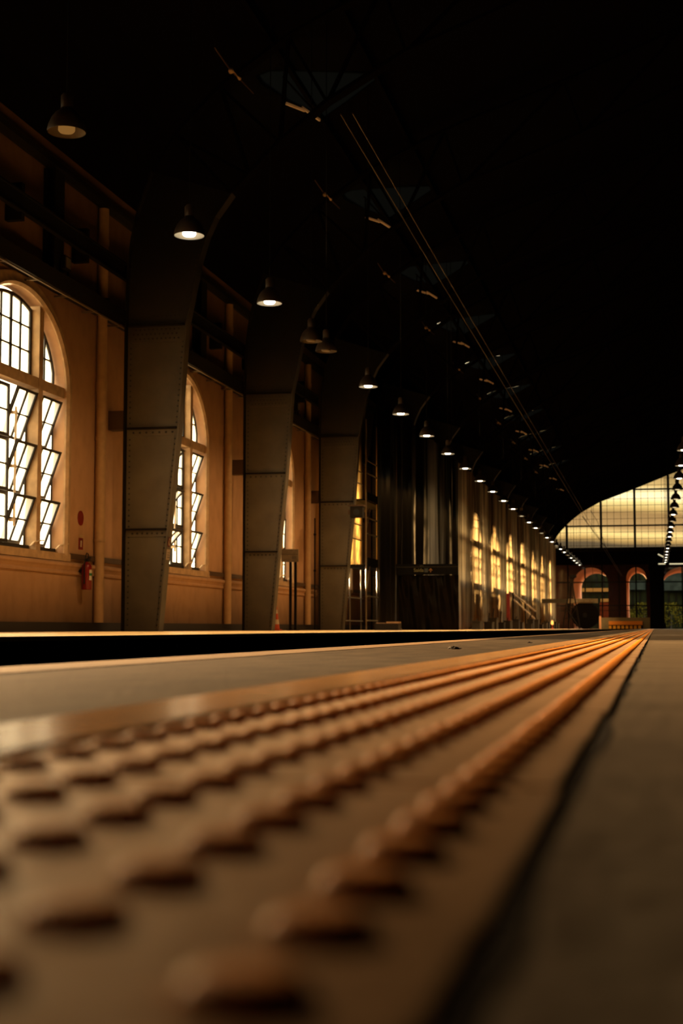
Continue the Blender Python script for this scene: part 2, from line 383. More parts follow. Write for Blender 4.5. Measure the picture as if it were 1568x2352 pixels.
def make_window(loc, label, centre_open='right', tilt_c=20, tilt_s=20, name='window_1', glass='frosted glass'):
    root = empty(name, loc, label, 'window', kind='structure')
    # surround moulding
    prof = [(0,0),(0,.03),(.05,.075),(.10,.05),(.15,.035),(.24,.03),(.24,0)]
    path = [(-1, 1.2), (-1, 2.7)]
    base = [(-EA,1.2),(-EA,EZ)] + [None]
    pts = []
    def outl(d):
        L = [(-EA-d, SILL-.1), (-EA-d, EZ)]
        for i in range(1, 32):
            t = PI*i/32; L.append((-(EA+d)*math.cos(t), EZ+(EB+d*.95)*math.sin(t)))
        return L + [(EA+d, EZ), (EA+d, SILL-.1)]
    m = MB(); rows = [outl(d) for d, x in prof]; n = len(rows[0])
    v = [(prof[j][1]+.001, u, z) for j in range(len(prof)) for (u, z) in rows[j]]
    f = [(j*n+i, j*n+i+1, (j+1)*n+i+1, (j+1)*n+i) for j in range(len(prof)-1) for i in range(n-1)]
    m.add(v, f); m.build('surround', 'stone trim', root, smooth=True)
    # sill
    m = MB(); m.box(-.25, .0025, -EA+.003, EA-.003, 1.2, SILL); m.box(.003, .045, -EA-.26, EA+.26, 1.25, SILL)
    m.build('sill', 'stone trim', root)
    # mullions
    for s in (-1, 1):
        a, b = sorted((s*.785, s*.955))
        m = MB(); m.prism([(a, SILL), (b, SILL), (b, arch(b)-.004), ((a+b)/2, arch((a+b)/2)-.004), (a, arch(a)-.004)], 'x', -.24, -.01)
        m.build('mullion', 'stone trim', root)
    m = MB()
    for a, b in ((-EA, -.957), (-.783, .783), (.957, EA)): m.box(-.24, -.015, a+.004, b-.004, 4.165, 4.355)
    m.build('transom', 'stone trim', root)
    GX = -.18
    def sash(poly, vb, hb, name='fixed_sash', fw=.045, pivot=None, tilt=0, bw=.045):
        m = MB(); inner = ring(m, poly, fw, GX-.025, GX+.025)
        for (u, z0, z1) in vb: m.box(GX-.018, GX+.018, u-bw/2*(1.6 if abs(u) < .01 else 1), u+bw/2*(1.6 if abs(u) < .01 else 1), z0, z1)
        for (z, u0, u1) in hb: m.box(GX-.018, GX+.018, u0, u1, z-.014, z+.014)
        if pivot is not None:
            m.v = [(x-GX, y, z-pivot) for x, y, z in m.v]
        o = m.build(name, 'dark steel sash', root)
        g = MB(); g.poly([((0 if pivot is not None else GX), p[0], p[1]-(pivot or 0)) for p in inner]); p = g.build('pane', glass, o)
        if pivot is not None:
            o.location = (GX, 0, pivot); o.rotation_euler = (0, R(tilt), 0)
        return o
    def arcpts(u0, u1, off, n=12): return [(u0+(u1-u0)*i/n, arch(u0+(u1-u0)*i/n, EA-off, EB-off)) for i in range(n+1)]
    zb = 4.36
    # upper centre light
    P = [(-.78, zb), (.78, zb)] + arcpts(.78, -.78, .06)
    sash(P, [(u, zb, arch(u)-.08) for u in (-.37, 0, .37)], [(4.80, -.76, .76), (5.22, -.76, .76)], fw=.06)
    for s in (-1, 1):
        u0, u1 = .96, 1.76
        P = [(s*u0, zb), (s*u1, zb)] + [(s*u, z) for u, z in arcpts(u1, u0, .06)]
        sash(P, [(s*1.36, zb, arch(1.36)-.1)], [(4.80, *sorted((s*.98, s*1.66)))], fw=.055)
    # lower lights
    T = [(1.475, 2.32), (2.33, 3.22), (3.23, 4.12)]
    def two(u0, u1, z0, z1): return [((u0+u1)/2, z0, z1)], [((z0+z1)/2, u0, u1)]
    for z0, z1 in T:
        for s in (-1, 1):
            u0, u1 = sorted((s*.99, s*1.80))
            sash([(u0,z0),(u1,z0),(u1,z1),(u0,z1)], *two(u0, u1, z0, z1), name='hopper_sash', fw=.048, pivot=(z0+z1)/2, tilt=tilt_s)
        L, Rr = (-.77, -.012), (.012, .77)
        fx, op = (L, Rr) if centre_open == 'right' else (Rr, L)
        sash([(fx[0],z0),(fx[1],z0),(fx[1],z1),(fx[0],z1)], *two(*fx, z0, z1), fw=.055)
        sash([(op[0],z0),(op[1],z0),(op[1],z1),(op[0],z1)], *two(*op, z0, z1), name='hopper_sash', fw=.048, pivot=(z0+z1)/2, tilt=tilt_c)
    # dark sill frame
    m = MB()
    for a, b in ((-EA, -.957), (-.783, .783), (.957, EA)): m.box(GX-.04, GX+.045, a+.01, b-.01, SILL, 1.47)
    for a, b in ((.957, EA),(-.783,.783),(-EA,-.957)):
        m.box(GX-.05, GX-.03, b-.05, b-.012, 1.43, 4.16); m.box(GX-.05, GX-.03, a+.012, a+.05, 1.43, 4.16)
    m.build('subframe', 'dark steel sash', root)
    m = MB()
    for s in (-1, 1):
        uu = .04 if centre_open == 'right' else -.04
    m.tube([(GX+.10, uu, 1.75), (GX+.10, uu, 3.75)], .012, 6); m.tube([(GX+.10, uu+.05, 1.75), (GX+.10, uu+.05, 3.75)], .009, 6)
    for z in (1.85, 2.75, 3.65): m.bar((GX+.02, uu+.02, z), (GX+.12, uu+.02, z), .05)
    m.build('opening_rod', 'pale steel', root)
    for u in (.74, 1.80, -.99):
        m = MB(); m.tube([(GX+.09, u, 1.46), (GX+.14, u+.02, 1.52), (GX+.20, u+.11, 1.55), (GX+.22, u+.24, 1.565)], [.02,.018,.016,.012], 6)
        m.build('lever', 'pale steel', root, smooth=True)
    for z in (1.875, 2.775, 3.675):
        for u in (.765, 1.81):
            pass
    return root
WIN_LABEL = {
    -1: 'tall arched window left of the nearest framed window, outside the frame',
    0: 'tall arched window nearest the camera, above the stained wall and beside the extinguisher',
    1: 'tall arched window seen between the first and second riveted columns',
    3: 'arched window glimpsed gold through the gap between the third column and black sheet',
    4: 'arched window hidden behind the wide black plastic sheet',
    2: 'arched window mostly hidden behind the second riveted column, beside the grey notice board'}
w0 = make_window((WX, WC, 0), WIN_LABEL[0], 'right', 20, 20, 'window_1')
w1 = make_window((WX, WC+BAY, 0), WIN_LABEL[1], 'left', 42, 20, 'window_2')
w2 = make_window((WX, WC+2*BAY, 0), WIN_LABEL[2], 'right', 4, 2, 'window_3')
nw = 3
wc = make_window((WX, WC+3*BAY, 0), WIN_LABEL[3], 'right', 20, 20, 'window_4', 'window glass')
for k in [0, 1, 2, 3, -1]+list(range(4, 13)):
    if k in (0, 1, 2): continue
    nw += 1
    c = (wc if k == 3 else copy_tree(wc)) if k >= 3 else copy_tree(w1); c.name = 'window_%d' % nw; c.location = (WX, WC+BAY*k, 0)
    c['label'] = WIN_LABEL.get(k) or 'tall arched window glowing behind the translucent sheeting, %s from the black sheets' % ORD[k-5]
    if k >= 5: c['group'] = 'windows behind the translucent sheeting'

# ------------------------------------------------------------------ floors
def slab(name, x0, x1, y0, y1, z0, z1, m, label, cat='floor'):
    o = MB().box(x0, x1, y0, y1, z0, z1).build(name, m); tag(o, label, cat, kind='structure'); return o
slab('floor_near_platform', -.0325, 28, Y0, 118, -1.2, -.004, 'floor dark concrete', 'dark worn concrete platform right of the tactile strip')
slab('floor_platform_margin', -.842, -.404, Y0, 118, -1.2, -.0005, 'floor grey concrete', 'grey streaked concrete strip near the platform edge')
slab('floor_smooth_band', -.404, -.313, Y0, 118, -1.2, 0, 'floor smooth band', 'smooth shiny tan band of paving left of the tactile strip')
slab('trim_platform_edge', -.982, -.842, Y0, 118, -1.2, .001, 'floor coping', 'pale coping stone along the edge of the near platform', 'kerb')
slab('floor_joint', -.313, -.030, Y0, 118, -1.2, -.0065, 'joint black', 'dark mortar bed under the tactile tiles')
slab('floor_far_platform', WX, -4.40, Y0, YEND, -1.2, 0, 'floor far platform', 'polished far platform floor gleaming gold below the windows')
slab('trim_far_edge', -4.40, -4.22, Y0, YEND, -1.2, .001, 'floor coping', 'coping along the edge of the far platform across the track', 'kerb')
slab('floor_track_bed', -4.22, -.98, Y0, YEND, -1.6, -1.2, 'pit black', 'black track pit between the two platforms')
MB().box(-4.215, -.985, 117.95, 117.99, -1.2, -.03).box(-4.24, -4.212, Y0, 118, -1.2, -.03).box(-.99, -.975, Y0, 118, -1.2, -.03).build('wall_track_pit', 'pit black').update_tag()
tag(bpy.data.objects['wall_track_pit'], 'blackened side walls of the track pit', 'wall', kind='structure')
slab('floor_beyond', -40, 40, YEND, 220, -.3, -.02, 'floor dark concrete', 'dark ground beyond the end screen of the hall')
slab('floor_end_concourse', WX, 28, 118, YEND, -1.2, -.003, 'floor dark concrete', 'dark concourse floor joining the platforms at the far end')

# tactile strip: one laid strip of studded tiles
def tactile():
    m = MB(); rnd = random.Random(3)
    x0, x1 = -.291, -.0362
    Y = -.2; i = 0
    while Y < 100:
        L = .25 if Y < 12 else (.25*8 if Y < 60 else 10)
        g = .0012
        if abs(Y-5.3) < .13: g = .010
        j = rnd.uniform(-.0015, .0015) if Y < 12 else 0
        tz = rnd.uniform(-.0004, .0004) if Y < 12 else 0
        m.prism([(x0+j, -.006), (x1+j, -.006), (x1+j, -.001+tz), (x1+j-.002, tz), (x0+j+.002, tz), (x0+j, -.001+tz)], 'y', Y+g, Y+L-g, 0)
        Y += L; i += 1
    def dome(cx, cy, n, hgt, rb, rt, rings):
        v = []; f = []
        for r, z in rings:
            for k in range(n): v.append((cx+r*math.cos(2*PI*k/n), cy+r*math.sin(2*PI*k/n), z))
        for a in range(len(rings)-1):
            for k in range(n): f.append((a*n+k, a*n+(k+1) % n, (a+1)*n+(k+1) % n, (a+1)*n+k))
        f.append(tuple((len(rings)-1)*n+k for k in range(n)))
        m.add(v, f, 1)
    hi = [(.0115, .0001), (.0110, .0018), (.0100, .0034), (.0086, .0044), (.0066, .0048)]
    lo = [(.0115, .0001), (.0100, .0034), (.0068, .0048)]
    y = -.173; k = 0
    while y < 70:
        for r in range(5):
            cx = -.0655-.0503*r
            jit = rnd.uniform(-.0008, .0008)
            if y < 4: dome(cx+jit, y, 20, 0, 0, 0, hi)
            elif y < 14: dome(cx+jit, y, 10, 0, 0, 0, lo)
            else: dome(cx, y, 6, 0, 0, 0, lo)
        y += .05
    o = m.build('tactile_paving', ['tactile tile', 'tactile dome'], smooth=True, fix=False)
    tag(o, 'strip of worn studded orange and tan tactile tiles running along the near platform', 'tactile paving')
tactile()
# ragged mortar line along the right side of the tiles
def ragged():
    m = MB(); rnd = random.Random(11); y = -.2; L = []; W = []
    while y < 60:
        st = .03 if y < 3 else .12 if y < 12 else 1.5
        w = max(.001, .0025+.002*math.sin(y*9.1)+.0015*math.sin(y*23+1)+rnd.uniform(-.001, .001))
        L.append((y, -.0325+w)); y += st
    for (ya, wa), (yb, wb) in zip(L, L[1:]):
        m.add([(-.0355, ya, -.0033), (wa, ya, -.0033), (wb, yb, -.0033), (-.0355, yb, -.0033)], [(0,1,2,3)])
    o = m.build('trim_mortar_line', 'joint black', fix=False); tag(o, 'ragged dark mortar gap along the right side of the tactile strip', 'joint', kind='structure')
ragged()

# loose stones and bits on the near platform
for x, y, s, lab in [(-.563, 4.09, .013, 'dark crumpled leaf lying on the grey platform concrete near the edge'), (-.60, 4.35, .006, 'small dark crumb just behind the crumpled leaf on the platform'), (-.50, 5.9, .007, 'small pale chip on the platform concrete beyond the crumpled leaf')]:
    m = MB(); rnd = random.Random(int(s*1000)); pr = [(s*.9, 0), (s*1.05, s*.22), (s*.7, s*.5), (s*.2, s*.62), (0.0001, s*.6)]
    m.lathe(pr, (0,0,0), 9); m.v = [(a*(1.5+rnd.uniform(-.35,.35)), b*(1+rnd.uniform(-.3,.3)), c*(1+rnd.uniform(-.3,.3))) for a, b, c in m.v]
    tag(m.build('crumpled_leaf' if s > .0125 else 'stone_chip', 'bare stone', loc=(x, y, 0)), lab, 'debris')

# ------------------------------------------------------------------ riveted columns
INN = [(-9.20,0),(-9.03,1.93),(-8.84,3.9),(-8.70,5.9),(-8.56,6.6),(-8.45,7.15),(-8.30,7.62),(-8.13,7.98),(-7.80,8.42),(-7.47,8.77),(-6.86,9.36),(-5.93,10.08),(-4.40,10.93),(-1.47,12.0),(1.36,13.13),(2.63,13.6),(9,16.1)]
OUT = [(-9.90,0),(-9.90,1.93),(-9.90,3.9),(-9.90,5.9),(-9.88,6.6),(-9.86,7.15),(-9.80,7.62),(-9.70,8.1),(-9.40,8.95),(-8.95,9.65),(-8.05,10.55),(-6.7,11.45),(-4.85,12.3),(-1.9,13.3),(.93,14.4),(2.2,14.9),(9,17.5)]
def make_column():
    root = empty('riveted_column', (0, 25.8, 0), 'riveted grey steel column nearest the camera, beside the extinguisher wall', 'column', 'riveted steel columns along the wall', 'thing')
    m = MB(); NS = 9
    poly = INN[:NS] + OUT[:NS][::-1]
    # solid web as quads
    for i in range(NS-1):
        a, b, c, d = OUT[i], INN[i], INN[i+1], OUT[i+1]
        m.add([(p[0], -.012, p[1]) for p in (a,b,c,d)] + [(p[0], .012, p[1]) for p in (a,b,c,d)], [(0,1,2,3),(7,6,5,4)])
    mweb = m
    def flange(L, w, t, sgn, name, mt):
        m = MB()
        for i in range(len(L)-1):
            p, q = Vector(L[i]), Vector(L[i+1]); d = (q-p).normalized(); n = Vector((d.y, -d.x))*sgn*t
            e = d*.006
            v = [(p.x, -w, p.y), (q.x+e.x, -w, q.y+e.y), (q.x+n.x+e.x, -w, q.y+n.y+e.y), (p.x+n.x, -w, p.y+n.y)]
            v += [(x, w, z) for x, _, z in v]
            m.add(v, [(0,1,2,3),(7,6,5,4),(0,4,5,1),(1,5,6,2),(2,6,7,3),(3,7,4,0)])
        return m.build(name, mt, root)
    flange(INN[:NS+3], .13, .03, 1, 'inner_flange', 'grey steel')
    flange(OUT[:NS+1], .13, .03, -1, 'outer_flange', 'dark steel')
    # splice plates
    for z, h in ((1.93, .12), (3.88, .12), (5.88, .30)):
        x1 = -9.2+.165*z/1.93 if z < 2 else (-8.84 if z < 4 else -8.70)
        m = MB(); m.box(-9.87, x1-.03, -.03, -.0125, z-h, z); m.box(-9.87, x1-.03, -.115, -.0125, z, z+.035)
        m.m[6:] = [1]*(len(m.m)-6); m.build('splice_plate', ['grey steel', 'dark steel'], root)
    m = mweb
    def rivet(x, z, r=.017, y=-.0125):
        pr = [(r, 0), (r*.8, r*.55), (r*.2, r*.8)]; n = 7; v = []; f = []
        for rr, h in pr:
            for k in range(n): v.append((x+rr*math.cos(2*PI*k/n), y-h, z+rr*math.sin(2*PI*k/n)))
        for a in range(2):
            for k in range(n): f.append((a*n+k, a*n+(k+1) % n, (a+1)*n+(k+1) % n, (a+1)*n+k))
        f.append(tuple(2*n+k for k in range(n))); m.add(v, f, 1)
    def innx(z):
        for (xa, za), (xb, zb) in zip(INN, INN[1:]):
            if za <= z <= zb: return xa+(xb-xa)*(z-za)/(zb-za)
    z = .12
    while z < 7.4:
        rivet(-9.84, z); rivet(innx(z)-.06, z); z += .105
    for z in (1.87, 3.82):
        x1 = innx(z)-.12; n = 7
        for i in range(n): rivet(-9.76+(x1+9.76)*i/(n-1), z, .022, -.03)
    for z in (5.83, 5.74, 5.65, 6.0, 6.09):
        for i in range(11): rivet(-9.78+(-8.82+9.78)*(i+(.5 if int(z*100) % 2 else 0))/11, z, .018, -.03 if z < 5.9 else -.0125)
    m.build('web', ['grey steel', 'shaded rivet steel'], root, smooth=True, fix=False)
    # lattice roof rib
    m = MB()
    for i in range(NS-1, len(INN)-1):
        for L in (INN, OUT): m.bar((L[i][0], 0, L[i][1]), (L[i+1][0], 0, L[i+1][1]), .26, .07)
    for i in range(NS-1, len(INN)-2):
        m.bar((INN[i][0], 0, INN[i][1]), (OUT[i+1][0], 0, OUT[i+1][1]), .07); m.bar((INN[i+1][0], 0, INN[i+1][1]), (OUT[i+1][0], 0, OUT[i+1][1]), .06)
    m.build('roof_rib', 'roof black', root)
    # bracket tying it to the wall
    m = MB(); m.box(WX+.012, -9.93, -.12, .12, 3.88, 4.25); m.build('wall_bracket', 'brown steel', root)
    return root
col0 = make_column()
cl = ['riveted grey steel column nearest the camera, beside the extinguisher wall', 'second riveted steel column, standing right of the second arched window', 'third riveted steel column, standing beside the black plastic sheets']
for k in range(1, 12):
    c = copy_tree(col0); c.location.y = 25.8+BAY*k
    c['label'] = cl[k] if k < 3 else 'steel column hidden behind the hanging sheets, its rib arching overhead, %s of the hidden ones' % ORD[k-3]

# signs on the first column's flange
def flange_sign(name, z0, z1, lab, mt, oval=False):
    def fx(z): return -9.20+.17*z/1.93+.038
    m = MB(); pts = []
    if oval: pts = [(25.8-.03+.075*math.cos(2*PI*i/20), (z0+z1)/2+(z1-z0)/2*math.sin(2*PI*i/20)) for i in range(20)]
    else: pts = [(25.68, z0), (25.86, z0), (25.86, z1), (25.68, z1)]
    v = [(fx(z), y, z) for y, z in pts] + [(fx(z)+.006, y, z) for y, z in pts]; n = len(pts)
    m.add(v, [tuple(range(n)), tuple(range(2*n-1, n-1, -1))]+[(i, (i+1) % n, n+(i+1) % n, n+i) for i in range(n)])
    o = m.build(name, mt); tag(o, lab, 'sign')
    return o, fx
o, fx = flange_sign('warning_sign', 1.60, 1.80, 'small round red prohibition sign on the edge of the nearest column', 'dark red', True)
m = MB(); pts = [(25.77+.05*math.cos(2*PI*i/20), 1.70+.068*math.sin(2*PI*i/20)) for i in range(20)]
m.add([(fx(z)+.008, y, z) for y, z in pts], [tuple(range(20))]); m.build('sign_face', 'cone white', o)
m = MB(); m.bar((fx(1.75)+.010, 25.735, 1.745), (fx(1.65)+.010, 25.805, 1.655), .02, .004); m.bar((fx(1.7)+.011, 25.75, 1.69), (fx(1.7)+.011, 25.79, 1.70), .03, .004); m.build('red_bar', 'dark red', o)
o, fx = flange_sign('notice_plate', 1.36, 1.56, 'small pale rectangular notice below the red sign on the nearest column', 'cone white')
m = MB()
for i in range(3): m.box(fx(1.46)+.004, fx(1.46)+.012, 25.71, 25.83, 1.40+.045*i, 1.412+.045*i)
m.build('print_lines', 'sign grey', o)

# ------------------------------------------------------------------ wall services: pipes, tray, beams, posts
def make_pipe():
    root = empty('downpipe', (-10.138, 25.06, 0), 'ochre painted drainpipe on the wall beside the fire extinguisher', 'drainpipe', 'drainpipes on the side wall')
    MB().tube([(0,0,.166), (0,0,8.05)], .095, 16).build('pipe', 'drainpipe paint', root, smooth=True)
    for z, r, h in ((1.70, .108, .05), (3.62, .108, .05), (4.62, .108, .17), (7.4, .108, .12)):
        m = MB(); m.lathe([(.09,-h/2),(r,-h/2),(r,h/2),(.09,h/2)], (0,0,z), 16); m.box(-.1, 0, -.02, .02, z-.03, z+.03)
        m.build('collar', 'drainpipe paint', root)
    return root
p0 = make_pipe()
pl = [None, 'ochre drainpipe on the wall left of the second riveted column', 'ochre drainpipe on the wall left of the third riveted column']
for k in range(1, 3):
    c = copy_tree(p0); c.location.y = 25.06+8.24*k; c['label'] = pl[k]

def make_tray(y0, y1, lab):
    root = empty('cable_tray', (0, 0, 0), lab, 'cable tray', 'cable trays on the side wall')
    m = MB(); m.box(-10.02, -9.945, y0, y1, 5.91, 6.22); last = y0
    for yp in (25.06, 33.3, 41.54):
        if y0 < yp < y1: m.box(-10.235, -10.021, last, yp-.14, 5.96, 6.2); last = yp+.14
    m.box(-10.235, -10.021, last, y1, 5.96, 6.2)
    m.build('duct', 'dark steel', root)
    m = MB();  m.box(-9.975, -9.94, y0, y1, 5.86, 5.885)
    y = y0+.3
    while y < y1:
        if min(abs(y-q) for q in (25.06, 33.3, 41.54)) > .16: m.box(-10.23, -9.945, y-.03, y+.03, 5.872, 5.905)
        y += 1.25
    m.build('ladder_rack', 'rack steel', root)
    y = y0+.9
    while y < y1: MB().box(-10.018, -9.947, y-.04, y+.04, 6.221, 6.27).build('bracket', 'dark steel', root); y += 2.5
for i, (a, b, lab) in enumerate([(9, 33.9, 'dark ladder tray above the nearest window, running behind the first column'), (33.95, 42.1, 'ladder tray above the third window, behind the second column'), (42.15, 58, 'ladder tray high on the wall behind the black sheets')]):
    make_tray(a, b, lab)
def make_beam(y0, y1, lab):
    root = empty('wall_rail', (0, 0, 0), lab, 'steel beam', 'steel beams high on the side wall')
    m = MB(); m.box(-9.985, -9.955, y0, y1, 6.86, 7.13); m.box(-10.01, -9.92, y0, y1, 7.13, 7.16); m.box(-10.01, -9.92, y0, y1, 6.83, 6.86); m.build('beam', 'black steel', root)
    y = y0+.9
    while y < y1:
        if min(abs(y-q) for q in (25.06, 33.3, 41.54, 22.75, 30.95, 39.15, 25.8, 34.0)) > .3: MB().box(-10.24, -9.95, y-.06, y+.06, 6.70, 7.32).build('clamp', 'black steel', root)
        y += 1.37
make_beam(12, 33.9, 'black steel beam high above the nearest window and first column')
make_beam(33.95, 42.1, 'black steel beam high on the wall above the third window')
for k in range(0, 3):
    m = MB(); m.box(-10.19, -10.06, -.05, .05, 6.225, 8.05); m.box(-10.06, -10.025, -.2, .2, 6.225, 8.05); m.box(-10.245, -10.19, -.2, .2, 6.225, 8.05)
    tag(m.build('wall_post', 'black steel', loc=(0, 22.75+BAY*k, 0)), ['black upright steel post above the nearest window, behind the small floodlight', 'black upright steel post high above the second window', 'black upright steel post high above the third window'][k], 'post', 'upright posts high on the side wall')
# small floodlights on the tray
for y, lab in ((22.95, 'small square floodlight on the dark tray above the nearest window'), (39.6, 'small floodlight on the tray above the third window')):
    r = empty('floodlight', (-9.94, y, 6.23), lab, 'floodlight')
    m = MB(); m.box(-.14, .0, -.14, .14, .10, .34); m.bar((-.07, -.16, .0), (-.07, -.16, .22), .03); m.bar((-.07, .16, 0), (-.07, .16, .22), .03); m.box(-.10, -.04, -.17, .17, -.005, .02)
    hs = m.build('housing', 'black steel', r)
    MB().box(.001, .012, -.10, .10, .13, .31).build('lens', 'sign grey', hs)

# fire-point: oval disc, sticker, extinguisher
m = MB(); m.v = []; n = 32
pts = [(24.40+.135*math.cos(2*PI*i/n), 2.075+.135*math.sin(2*PI*i/n)) for i in range(n)]
m.prism(pts, 'x', WX+.002, WX+.012); tag(m.build('fire_point_disc', 'red enamel'), 'round dark red disc on the wall above the fire extinguisher', 'sign')
o = MB().box(WX+.002, WX+.010, 24.33, 24.52, 1.50, 1.71).build('fire_sticker', 'red enamel'); tag(o, 'small red framed sticker on the wall below the round red disc', 'sign')
MB().box(WX+.0105, WX+.012, 24.395, 24.455, 1.545, 1.665).build('white_field', 'cone white', o)
MB().box(WX+.002, WX+.009, 24.34, 24.51, 1.711, 1.77).build('yellow_strip', 'drainpipe paint', o)
def extinguisher():
    r = empty('fire_extinguisher', (-10.08, 24.33, .76), 'red fire extinguisher with black hose hung on the wall beside the drainpipe', 'fire extinguisher')
    MB().lathe([(.001,0),(.085,0),(.092,.012),(.092,.40),(.085,.44),(.06,.475),(.03,.49),(.028,.51),(.001,.51)], n=24).build('cylinder', 'red enamel', r, smooth=True); cyl = r.children[0] if r.children else r
    m = MB()
    for z0, z1 in ((.29, .36), (.17, .25)):
        n = 12; v = []
        for i in range(n+1):
            a = R(-38+68*i/n); v += [(.0935*math.cos(a), .0935*math.sin(a), z0), (.0935*math.cos(a), .0935*math.sin(a), z1)]
        m.add(v, [(2*i, 2*i+2, 2*i+3, 2*i+1) for i in range(n)])
    m.build('white_label', 'label white', cyl)
    m = MB(); n = 12; v = []
    for i in range(n+1):
        a = R(-38+68*i/n); v += [(.094*math.cos(a), .094*math.sin(a), .25), (.094*math.cos(a), .094*math.sin(a), .30)]
    m.add(v, [(2*i, 2*i+2, 2*i+3, 2*i+1) for i in range(n)]); m.build('green_label', 'label green', cyl)
    m = MB(); m.bar((0,0,.51), (0,0,.555), .05); m.bar((-.02,0,.555), (.07,.03,.585), .022); m.bar((-.02,0,.545), (.06,.03,.54), .018); m.build('valve', 'black rubber', r)
    m = MB(); m.tube([(0,.02,.545), (.01,.06,.60), (0,.05,.655), (0,-.01,.665), (0,-.06,.61), (.0,-.095,.53), (0,-.112,.40), (0,-.112,.16), (0,-.11,.10)], [.011]*7+[.014,.017], 8); m.build('hose', 'black rubber', r, smooth=True)
    m = MB(); m.box(-.165, -.09, -.05, .05, .33, .37); m.build('wall_hook', 'dark steel', r)
extinguisher()
# conduit on column three
m = MB(); m.tube([(-10.03, 41.99, .002), (-10.03, 41.99, 3.4)], .022, 8)
for z in (1.8, 2.9): m.lathe([(.02,-.03),(.04,-.03),(.04,.03),(.02,.03)], (-10.03, 41.99, z), 8)
tag(m.build('conduit', 'black steel'), 'thin dark conduit rising along the wall left of the third column', 'pipe')

# notice board on two posts and traffic cone by window three
r = empty('notice_board', (-9.3, 36.3, 0), 'grey notice board on two dark posts in front of the third window', 'notice board')
m = MB(); m.box(-.27, .19, -.02, .02, 1.80, 2.14); pnl = m.build('panel', 'netting grey', r)
m = MB(); m.box(-.26, .18, -.026, -.0205, 1.995, 2.01); m.box(-.22, -.02, -.026, -.0205, 1.86, 1.87); m.box(.02, .14, -.026, -.0205, 1.88, 1.95); m.build('print_lines', 'sign grey', pnl)
for x in (-.035, .10): MB().box(x-.035, x+.035, .021, .06, 0, 1.82).build('post', 'black steel', r)
MB().box(-.12, .18, -.06, .14, .001, .025).build('foot', 'black steel', r)
r = empty('traffic_cone', (-9.35, 34.9, 0), 'orange and white striped traffic cone at the foot of the second column', 'traffic cone')
MB().box(-.13, .13, -.13, .13, .001, .035).build('base', 'cone orange', r)
m = MB(); pr = [(.105, .035)]; zs = [.035, .16, .28, .43, .53, .70]
for i in range(5):
    ra, rb = .105-.085*(zs[i]-.035)/.665, .105-.085*(zs[i+1]-.035)/.665
    m.lathe([(ra, zs[i]), (rb, zs[i+1])], n=20, m=i % 2)
m.poly([(.02*math.cos(2*PI*k/12), .02*math.sin(2*PI*k/12), .70) for k in range(12)])
m.build('cone_body', ['cone orange', 'cone white'], r, smooth=True)

# ------------------------------------------------------------------ pendant lamps
def make_lamp(lit, hang):
    root = empty('pendant_lamp', (0,0,0), '', 'pendant lamp')
    m = MB(); m.lathe([(.205,0),(.208,.02),(.195,.08),(.165,.15),(.12,.21),(.07,.25),(.06,.28)], n=28); sh = m.build('shade', 'shade enamel', root, smooth=True)
    m = MB(); m.lathe([(.200,.004),(.185,.085),(.155,.145),(.11,.2),(.06,.235)], n=28); m.build('reflector', 'shade inner', sh, smooth=True, fix=False)
    m = MB(); m.lathe([(.06,.26),(.065,.27),(.065,.40),(.04,.43),(.001,.43)], n=16); m.build('gear_box', 'shade enamel', root, smooth=True)
    m = MB(); m.lathe([(.001,-.004),(.075,.002),(.09,.02),(.09,.10),(.05,.15),(.001,.16)], n=20)
    m.build('bulb', {2: 'lit lamp', 1: 'lit lamp dim', 0: 'painted amber glint', -1: 'shade inner'}[lit], sh, smooth=True)
    m = MB(); m.tube([(0,0,.43), (0,0,hang)], .008, 6); m.build('cord', 'black steel', root)
    return root
def inz(L, x):
    for (xa, za), (xb, zb) in zip(L, L[1:]):
        if xa <= x <= xb: return za+(zb-za)*(x-xa)/(xb-xa)
LAMPS = []
ROOFX = [(-10.25,8.6),(-9.98,9.3),(-9.5,10.05),(-9.0,10.6),(-8.4,11.05),(-7.6,11.5),(-6.5,12.02),(-5.0,12.65),(9,18.0)]
hz = inz(ROOFX, -6.05)-5.35-.06
protos = {2: make_lamp(2, hz), 1: make_lamp(1, hz), 0: make_lamp(0, hz), -1: make_lamp(-1, hz)}
used = set()
def place_lamp(kind, x, y, z, label, group, light=0.0):
    if kind in used: o = copy_tree(protos[kind])
    else: o = protos[kind]; used.add(kind)
    o.location = (x, y, z); o['label'] = label; o['group'] = group
    if light > 0:
        ld = bpy.data.lights.new('lamp_glow', 'SPOT'); ld.energy = light; ld.color = LAMPCOL; ld.spot_size = R(168); ld.spot_blend = .5; ld.shadow_soft_size = .08
        lo = bpy.data.objects.new('lamp_glow', ld); COL.objects.link(lo); lo.location = (x, y, z-.03)
LAMPCOL = (1, .56, .22)
PL = 350.0
for k in range(27):
    y = 13.87+4.125*k
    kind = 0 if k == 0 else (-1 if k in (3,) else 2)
    lab = {0: 'unlit pendant lamp over the far platform, top left, its bowl with a painted amber glint', 1: 'glowing pendant lamp hanging beside the top of the first column', 2: 'lit pendant lamp hanging in front of the second column', 3: 'unlit pendant lamp in the far platform row, right of the pair of dark lamps', 4: 'lit pendant lamp hanging in front of the third column'}.get(k)
    if lab is None: lab = 'lit pendant lamp over the far platform, %s lit one after the third column' % ORD[k-5]
    dim = k in (13, 16, 19, 22)
    place_lamp(kind if not (kind == 2 and dim) else 1, -6.05, y, 5.35, lab, 'pendant lamps over the far platform', PL if kind == 2 and not dim else 0)
place_lamp(-1, -6.13, 25.35, 5.37, 'unlit pendant lamp, left one of the dark pair beside the second column', 'pendant lamps over the far platform')
protos2 = None
